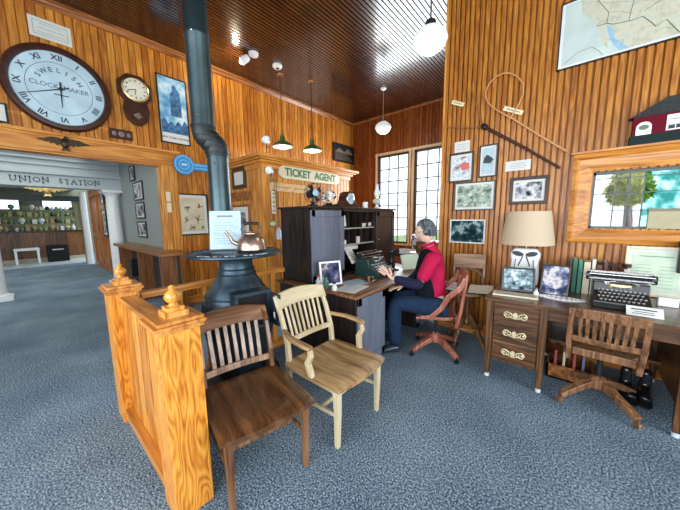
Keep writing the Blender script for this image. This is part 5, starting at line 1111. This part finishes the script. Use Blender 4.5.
# leaning light green certificate
def gcert(e):
    m = MB()
    for k in range(7): m.ab((-.12, -.014, .10+k*.028), (-.02, -.0115, .104+k*.028)); m.ab((.02, -.014, .08+k*.03), (.11, -.0115, .084+k*.03))
    m.ab((-.10, -.014, .34), (.10, -.0115, .35)); m.build('printing', plain('green_print', (.2, .35, .25), .6), e)
picture('large pale green framed certificate leaning behind the typewriter', (.53, 3.50, ZD+.003), 0, .37, .43, plain('cream_gold_frame', (.66, .60, .42), .4), .025, plain('pale_green_cert', (.48, .60, .44), .35, noise=.15, nscale=9), .02, tilt=-.10, name='framed_certificate', cat='certificate', extra=gcert)
e = thing('porcelain_figure', 'small white porcelain bird on the desk by the leaning certificate', 'figurine', (.60, 3.20, ZD)); m = MB(); m.box((-.03, 0, .035), (.11, .05, .07)); m.build('base', M_WHITE, e, bevel=.008); m = MB(); m.sphere((.06, 0, .06), .025, 12, (1.3, .8, .9)); m.sphere((.075, 0, .09), .014, 10); m.prism([(.09, .09), (.105, .086), (.09, .083)], -.003, .006); m.build('bird', M_WHITE, e, smooth=True)
# telephone on wall at the right edge
e = thing('wall_telephone', 'black wall telephone at the right edge beneath the window', 'telephone', (.735, YM-.002, .98)); MB().ab((-.09, -.12, 0), (.09, 0, .26)).build('case', M_BLK, e, bevel=.01); m = MB(); m.tube([(-.085, -.15, .22), (-.05, -.17, .24), (.05, -.17, .24), (.085, -.15, .22)], .016, 12); m.build('handset', M_BLK, e, smooth=True); MB().lathe([(.05, 0), (.05, .012), (.02, .016)], (0, -.12, .11), 24, RX(PI/2)).build('dial', M_CHROME, e)
# items under the desk
e = thing('magazine_crate', 'low wooden crate holding papers beneath the long desk', 'crate', (.03, 3.16, 0)); MB().ab((-.15, -.14, 0), (.17, .14, .015)).ab((-.15, -.14, 0), (-.135, .14, .13)).ab((.155, -.14, 0), (.17, .14, .13)).ab((-.15, -.14, 0), (.17, -.125, .13)).ab((-.15, .125, 0), (.17, .14, .13)).build('box', M_CROWN, e)
for i, (x, c_) in enumerate(((-.09, (.35, .06, .08)), (-.03, (.5, .45, .38)), (.04, (.3, .05, .05)), (.10, (.1, .12, .2)))):
    tag(MB().box((0, 0, .12), (.018, .22, .24)).build('magazine', plain('magazine_%d' % i, c_, .5), loc=(.03+x, 3.16, .016)), ['crimson magazine at the left in the crate beneath the desk', 'cream magazine second in the crate beneath the desk', 'red magazine third in the crate beneath the desk', 'navy magazine at the right in the crate beneath the desk'][i], 'magazine', 'magazines in the crate')
def boot(lb, x, y, rz):
    e = thing('black_boot', lb, 'boot', (x, y, 0), rz, 'boots under the long desk')
    skin('upper', plain('boot_leather', (.012, .012, .014), .18), e, [(0, .08, .22), (0, .07, .10), (0, .05, .055), (0, -.05, .05), (0, -.13, .04)], [(0, 1), (1, 2), (2, 3), (3, 4)], [.038, .040, .042, (.040, .036), (.038, .030)])
    MB().prism([(-.04, .11), (.04, .11), (.045, -.02), (.042, -.13), (.02, -.175), (-.02, -.175), (-.042, -.13), (-.045, -.02)], 0, .014, 'Z').build('sole', M_BLKM, e)
boot('polished black boot, left one beneath the long desk', .41, 3.10, .1); boot('polished black boot, right one beside the desk leg', .51, 3.12, -.1)

# ------------------------------------------------------------------ on the map wall
YF = YM-.002
def mp(lb, a0, a1, z0, z1, fm, fw_, pm, matw=0, **k): return picture(lb, ((a0+a1)/2, YF, z0), 0, a1-a0, z1-z0, fm, fw_, pm, matw, **k)
def coloured(e):
    m = MB(); m.prism([(-.02, .20), (.02, .23), (.09, .22), (.10, .15), (.02, .14)], -.015, .002); m.build('red_train', plain('print_red', (.6, .12, .10), .4), e)
mp('colourful locomotive print in black frame, upper left group on map wall', -1.277, -.992, 1.88, 2.225, M_BLK, .020, art('colour_print', [(.25, .15, .12), (.5, .5, .55), (.75, .8, .82), (.2, .3, .4)], 10, 4.), .03, extra=coloured)
def sil(e): MB().prism([(-.05, .16), (.03, .15), (.055, .19), (.03, .22), (-.01, .25), (-.04, .22)], -.015, .002).build('silhouette', M_INK, e)
mp('narrow framed print with dark engine beside the colourful one', -.935, -.742, 1.91, 2.27, M_BLK, .016, M_PAPERB, .02, extra=sil)
mp('wide pale green etching in thin dark frame, third row of map wall group', -1.20, -.745, 1.535, 1.87, M_BLK, .014, art('green_etching', [(.10, .14, .11), (.34, .42, .34), (.62, .68, .6)], 16, 6.), .025)
mp('dark framed black-and-white locomotive photo right of the etching', -.605, -.255, 1.585, 1.875, M_MAHOG, .034, art('bw_loco', [(.02, .02, .03), (.35, .38, .42), (.78, .8, .82)], 14, 8.), .025)
mp('dark teal photo in white frame beside the lampshade', -1.235, -.825, 1.135, 1.425, M_WHITE, .016, art('teal_dark', [(.005, .02, .025), (.02, .07, .08), (.35, .48, .48)], 13, 5.))
sheet('small white caption card above the colourful print', (-1.135, YF, 2.235), 0, .175, .125, M_PAPER, 3, 'card', 'caption_card', ink=plain('grey_print', (.16, .20, .24), .6))
sheet('white caption label left above the dark framed locomotive photo', (-.545, YF, 1.95), 0, .235, .105, M_PAPER, 4, 'card', 'caption_card', ink=plain('grey_print', (.16, .20, .24), .6))
def tag_note(lb, p, q, col):
    e = thing('paper_tag', lb, 'tag', ((p[0]+q[0])/2, YF-.02, (p[1]+q[1])/2)); a = math.atan2(q[1]-p[1], q[0]-p[0]); l = math.hypot(q[0]-p[0], q[1]-p[1]); MB().box((0, 0, 0), (l, .004, .045), RY(-a)).build('sheet', col, e); MB().box((0, -.003, 0), (l*.7, .001, .008), RY(-a)).build('printing', plain('grey_print', (.16, .20, .24), .6), e)
tag_note('small slanted cream tag near the wall corner', (-1.27, 2.835), (-1.13, 2.765), plain('cream_tag', (.75, .66, .42), .6))
tag_note('slanted cream tag at the neck of the cane hoop', (-.71, 2.625), (-.53, 2.53), plain('cream_tag', (.75, .66, .42), .6))
m = MB(); m.tube([(-.651, 0, 2.494), (-.586, 0, 2.60), (-.54, 0, 2.72), (-.545, 0, 2.82), (-.604, 0, 2.91), (-.665, 0, 2.96), (-.73, 0, 2.985), (-.80, 0, 2.975), (-.865, 0, 2.93), (-.90, 0, 2.86), (-.90, 0, 2.79), (-.87, 0, 2.72), (-.82, 0, 2.66), (-.755, 0, 2.60), (-.614, 0, 2.49), (-.365, 0, 2.27), (-.138, 0, 2.08)], [.009]*14+[.010, .012, .012], 10)
tag(m.build('order_hoop', plain('cane', (.55, .28, .10), .4), smooth=True, loc=(0, YF-.018, 0)), 'thin cane train-order hoop hanging on the map wall', 'hoop')
fk = thing('order_fork', 'dark forked train-order pole hung diagonally on the map wall', 'pole', (0, YF-.022, 0)); m = MB(); m.tube([(-.895, 0, 2.47), (-.5, 0, 2.18), (-.181, 0, 1.93)], [.018, .014, .012], 10); m.build('shaft', M_MAHOG, fk, smooth=True)
for q in ((-1.335, 2.56), (-1.055, 2.915)): MB().tube([(-.89, 0, 2.47), (-.89+(q[0]+.89)*.3, 0, 2.47+(q[1]-2.47)*.2), (q[0], 0, q[1])], .008, 8).build('prong', plain('cane_dark', (.25, .12, .05), .4), fk, smooth=True)
MB().lathe([(.03, -.03), (.034, 0), (.02, .03)], (-.90, 0, 2.475), 14, RY(-.9)).build('collar', M_BLK, fk, smooth=True)
# wall map
mpz, mpx0 = 2.852, -.278; MWd, MHt = 1.9, .585
mpo = thing('wall_map', 'large framed map of western North America high on the wall', 'map', (mpx0, YF, mpz))
m = MB(); m.ab((0, -.02, 0), (MWd, 0, .010)); m.ab((0, -.02, MHt-.010), (MWd, 0, MHt)); m.ab((0, -.02, 0), (.010, 0, MHt)); m.ab((MWd-.01, -.02, 0), (MWd, 0, MHt)); m.build('frame', M_BLK, mpo)
def C_(pts): return [(x-mpx0, z-mpz) for x, z in pts]
m = MB(); m.ab((.006, -.010, .008), (MWd-.006, -.002, MHt-.008)); m.mi = 1; m.ab((.035, -.0115, .03), (MWd-.03, -.0095, MHt-.02)); 
coast = C_([(-.133, 3.41), (-.117, 3.287), (-.042, 3.205), (-.011, 3.143), (.02, 3.10), (.035, 3.0), (.06, 2.95), (.08, 2.93), (.055, 3.06), (.052, 3.13), (.09, 3.10), (.115, 3.0), (.16, 2.95), (.21, 2.883)])
land = coast+[(MWd-.04, .035), (MWd-.04, MHt-.03), (coast[0][0], MHt-.03)]
m.mi = 2; m.prism(land, -.0125, .0012)
m.mi = 3; m.prism(C_([(.052, 3.13), (.09, 3.10), (.115, 3.0), (.16, 2.95), (.21, 2.883), (.15, 2.89), (.11, 2.95), (.08, 3.02)]), -.0132, .001)
m.mi = 4
def pl(pts, r=.0022): m.tube([(x, -.0135, z) for x, z in C_(pts)], r, 4)
pl([(-.011, 3.143), (.054, 3.14), (.094, 3.115), (.209, 3.097), (.274, 3.10), (.33, 3.03), (.356, 2.99), (.413, 3.017), (.492, 2.89), (.56, 2.90)], .003)
pl([(.054, 3.14), (.06, 3.225), (-.022, 3.358), (-.05, 3.43)]); pl([(.209, 3.25), (.192, 3.104)]); pl([(.209, 3.43), (.209, 3.25)]); pl([(.366, 3.43), (.366, 3.176), (.28, 3.14)]); pl([(.366, 3.176), (.60, 3.18)]); pl([(.209, 3.25), (.366, 3.27)], .0015)
rr = random.Random(4)
for k in range(26):
    x, z = rr.uniform(.0, 1.5), rr.uniform(2.92, 3.4); pp_ = [(x, z)]
    for q in range(5): x += rr.uniform(-.02, .06); z += rr.uniform(-.03, .03); pp_.append((x, min(3.41, max(2.9, z))))
    pl(pp_, .0008)
pl([(-.22, 2.90), (-.13, 2.97), (-.03, 2.98), (.02, 2.93), (.05, 2.885)], .0015)
m.build('map_sheet', [M_WHITE, plain('map_sea', (.52, .62, .58), .5, noise=.1, nscale=5), art('map_land', [(.48, .48, .38), (.60, .58, .45), (.50, .55, .46)], 12, 3., .4), plain('map_gulf', (.30, .50, .64), .5), plain('map_line', (.16, .20, .16), .5)], mpo)
# model station on the window casing
hs = thing('model_station', 'red model railway station with grey roof on the window casing', 'model house', (.28, YM-.045, 2.0515))
m = MB(); m.ab((.0, -.038, 0), (.75, .045, .075)); m.build('foundation', plain('dark_green_base', (.018, .032, .03), .8, spec=.1), hs)
m = MB(); m.ab((.01, -.036, .075), (.74, .042, .225)); m.build('wall', plain('maroon_wall', (.13, .008, .018), .8, spec=.1), hs)
m = MB(); pv = [(-.02, -.042, .222), (.77, -.042, .222), (.77, .045, .222), (-.02, .045, .222), (.20, -.0, .36), (.60, .0, .36)]; m.add(pv, [(0, 1, 5, 4), (1, 2, 5), (2, 3, 4, 5), (3, 0, 4), (0, 3, 2, 1)]); m.build('roof', plain('grey_shingle', (.045, .05, .05), .85, spec=.1, noise=.3, nscale=60), hs)
m = MB(); m.prism([(.03, .075), (.12, .075), (.12, .14)]+[(.075+.045*math.cos(t_), .14+.04*math.sin(t_)) for t_ in [PI*k/8 for k in range(1, 8)]]+[(.03, .14)], -.041, .005); sgn = m.build('sign', M_WHITE, hs); MB().prism([(.075+.03*math.cos(t_), .135+.02*math.sin(t_)) for t_ in [2*PI*k/16 for k in range(16)]], -.043, .003).build('emblem', plain('sign_olive', (.12, .17, .10), .5), sgn)
for x in (.20, .38, .56):
    w = MB().ab((x, -.040, .085), (x+.10, -.036, .205)).build('window', M_WHITE, hs); MB().ab((x+.012, -.0415, .095), (x+.047, -.040, .125)).ab((x+.053, -.0415, .095), (x+.088, -.040, .125)).ab((x+.02, -.0415, .165), (x+.08, -.040, .17)).build('pane', M_INK, w)

# ------------------------------------------------------------------ lights on the ceiling
def dome(label, x, y, z):
    e = thing('pendant_lamp', label, 'lamp', (x, y, 0), 0, 'green warehouse pendants')
    m = MB(); m.lathe([(.20, z), (.197, z+.013), (.165, z+.055), (.093, z+.10), (.048, z+.12), (.045, z+.185), (.026, z+.22)], n=32, cap=False); m.build('shade', M_SHADEG, e, smooth=True)
    m = MB(); m.lathe([(.001, z-.006), (.13, z-.003), (.188, z+.008), (.156, z+.045), (.001, z+.08)], n=32); m.build('diffuser', M_OPAL, e, smooth=True)
    MB().tube([(0, 0, z+.20), (0, 0, ZC)], .008, 8).build('rod', M_MAHOG, e); MB().lathe([(.05, ZC-.02), (.055, ZC-.001)], n=20).build('canopy', M_CROWN, e)
    l = bpy.data.lights.new('bulb_light', 'POINT'); l.energy = 6; l.color = (1, .9, .75); l.shadow_soft_size = .05; o = bpy.data.objects.new('bulb_light', l); COL.objects.link(o); o.location = (0, 0, z-.05); o.parent = e
dome('green shaded pendant, nearer the corner clamp light of the booth', -4.330, 3.406, 2.793)
dome('green shaded pendant to the right of its twin over the booth', -4.092, 3.947, 2.773)
def globe(label, x, y, z, r):
    e = thing('globe_pendant', label, 'lamp', (x, y, 0), 0, 'white globe pendants')
    m = MB(); m.lathe([(.001, z-.55*r*1.35), (.4*r, z-.52*r*1.3), (.8*r, z-.33*r*1.2), (r, z), (.93*r, z+.3*r), (.6*r, z+.6*r), (.3*r, z+.72*r)], n=40); m.build('globe', M_OPAL, e, smooth=True)
    MB().lathe([(.30*r, z+.70*r), (.34*r, z+.76*r), (.30*r, z+1.05*r), (.12*r, z+1.2*r)], n=24).build('fitter', M_BLKM if r < .14 else M_CHROME, e, smooth=True)
    MB().tube([(0, 0, z+1.1*r), (0, 0, ZC)], .006, 8).build('rod', M_BRASS if r > .14 else M_BLK, e); MB().lathe([(.015, ZC-.05), (.055, ZC-.02), (.06, ZC-.001)], n=20).build('canopy', M_WHITE, e)
    l = bpy.data.lights.new('globe_light', 'POINT'); l.energy = 8; l.color = (1, .93, .85); l.shadow_soft_size = r; o = bpy.data.objects.new('globe_light', l); COL.objects.link(o); o.location = (0, 0, z-r*1.2); o.parent = e
globe('large white globe pendant nearest the camera', -.93, 2.12, 2.745, .122)
globe('small white globe pendant on long rod in front of the alcove', -3.221, 5.148, 3.301, .165)
TS = 1.32
e = thing('ceiling_spotlight', 'white spotlight with lit bulb on the dark board ceiling', 'lamp', (-4.12, 2.73, ZC)); m = MB(); m.lathe([(.06, -.001), (.055, -.03), (.02, -.045)], n=24); m.build('mount', M_WHITE, e, smooth=True)
MB().lathe([(.03, 0), (.04, .03), (.045, .10), (.04, .10)], (-.03, -.05, -.05), 20, V((-.6, -.55, -.5)).normalized().to_track_quat('Z', 'Y').to_matrix()).build('head', M_WHITE, e, smooth=True); MB().sphere((-.09, -.105, -.10), .032, 14).build('bulb', M_BULB, e, smooth=True)
l = bpy.data.lights.new('spot_bulb_light', 'POINT'); l.energy = 14; l.color = (1, .85, .6); l.shadow_soft_size = .03; o = bpy.data.objects.new('spot_bulb_light', l); COL.objects.link(o); o.location = (-.13, -.15, -.14); o.parent = e
e = thing('smoke_detector', 'small white smoke detector on the ceiling past the spotlight', 'detector', (-4.12, 3.19, ZC)); MB().lathe([(.06, -.001), (.06, -.025), (.045, -.04), (.001, -.042)], n=28).build('case', M_WHITE, e, smooth=True); MB().lathe([(.02, -.041), (.018, -.047)], n=14).build('sensor', M_BLKM, e)

TS = 1.
# ------------------------------------------------------------------ outside the windows
m = MB(); m.ab((-12, YN+.3, -.2), (14, 40, -.12)); struct(m.build('ground_outside', plain('outside_lawn', (.25, .32, .12), .9, noise=.3, nscale=3)))
def bush(label, x, y, h, r, cols, seed, trunk=.6):
    e = thing('leafy_tree', label, 'tree', (x, y, -.12), 0, 'trees outside the windows'); rr = random.Random(seed)
    MB().tube([(0, 0, 0), (.05, 0, h*.5), (0, .05, h*.8)], [.10, .08, .04], 10).build('trunk', M_WALZ, e)
    m = MB()
    for k in range(1500):
        a = rr.uniform(0, 6.28); e_ = rr.uniform(-1.2, 1.5); q = r*rr.uniform(.55, 1); p = V((q*math.cos(a)*math.cos(e_), q*math.sin(a)*math.cos(e_), h-r*.6+q*math.sin(e_)*.9)); s_ = rr.uniform(.07, .14)
        d1 = V((rr.uniform(-1, 1), rr.uniform(-1, 1), rr.uniform(-1, 1))).normalized(); d2 = d1.orthogonal().normalized(); m.mi = rr.randrange(2); m.add([p-d1*s_, p+d2*s_*.5, p+d1*s_, p-d2*s_*.5], [(0, 1, 2, 3)])
    m.build('foliage', [plain(cols+'_leaf_a', (.40, .50, .05) if cols == 'lime' else (.10, .22, .06), .6), plain(cols+'_leaf_b', (.66, .66, .14) if cols == 'lime' else (.2, .34, .12), .6)], e)
bush('yellow-green tree outside the wide interior window', .68, 7.6, 2.22, .30, 'lime', 11)
bush('yellow-green tree farther back outside the wide window', .93, 10.2, 2.75, .33, 'lime', 14)

e = thing('tan_box', 'tan cardboard box standing on the wide window sill', 'box', (.58, YM+.032, CZ0+.001)); MB().ab((-.12, -.022, 0), (.12, .022, .17)).build('body', plain('tan_card', (.42, .38, .24), .7), e, bevel=.003); MB().ab((-.125, -.024, .15), (.125, .024, .175)).build('lid', plain('tan_card_dark', (.22, .20, .13), .7), e, bevel=.003)
e = thing('dark_bag', 'dark blue-black bag slumped beside the tan box on the window sill', 'bag', (.86, YM+.032, CZ0+.001)); m = MB(); m.prism([(-.14, 0), (.30, 0), (.30, .09), (.20, .10), (.12, .075), (.02, .085), (-.08, .06)], -.022, .044); m.build('body', plain('blue_black_cloth', (.015, .03, .045), .8), e, bevel=.01)
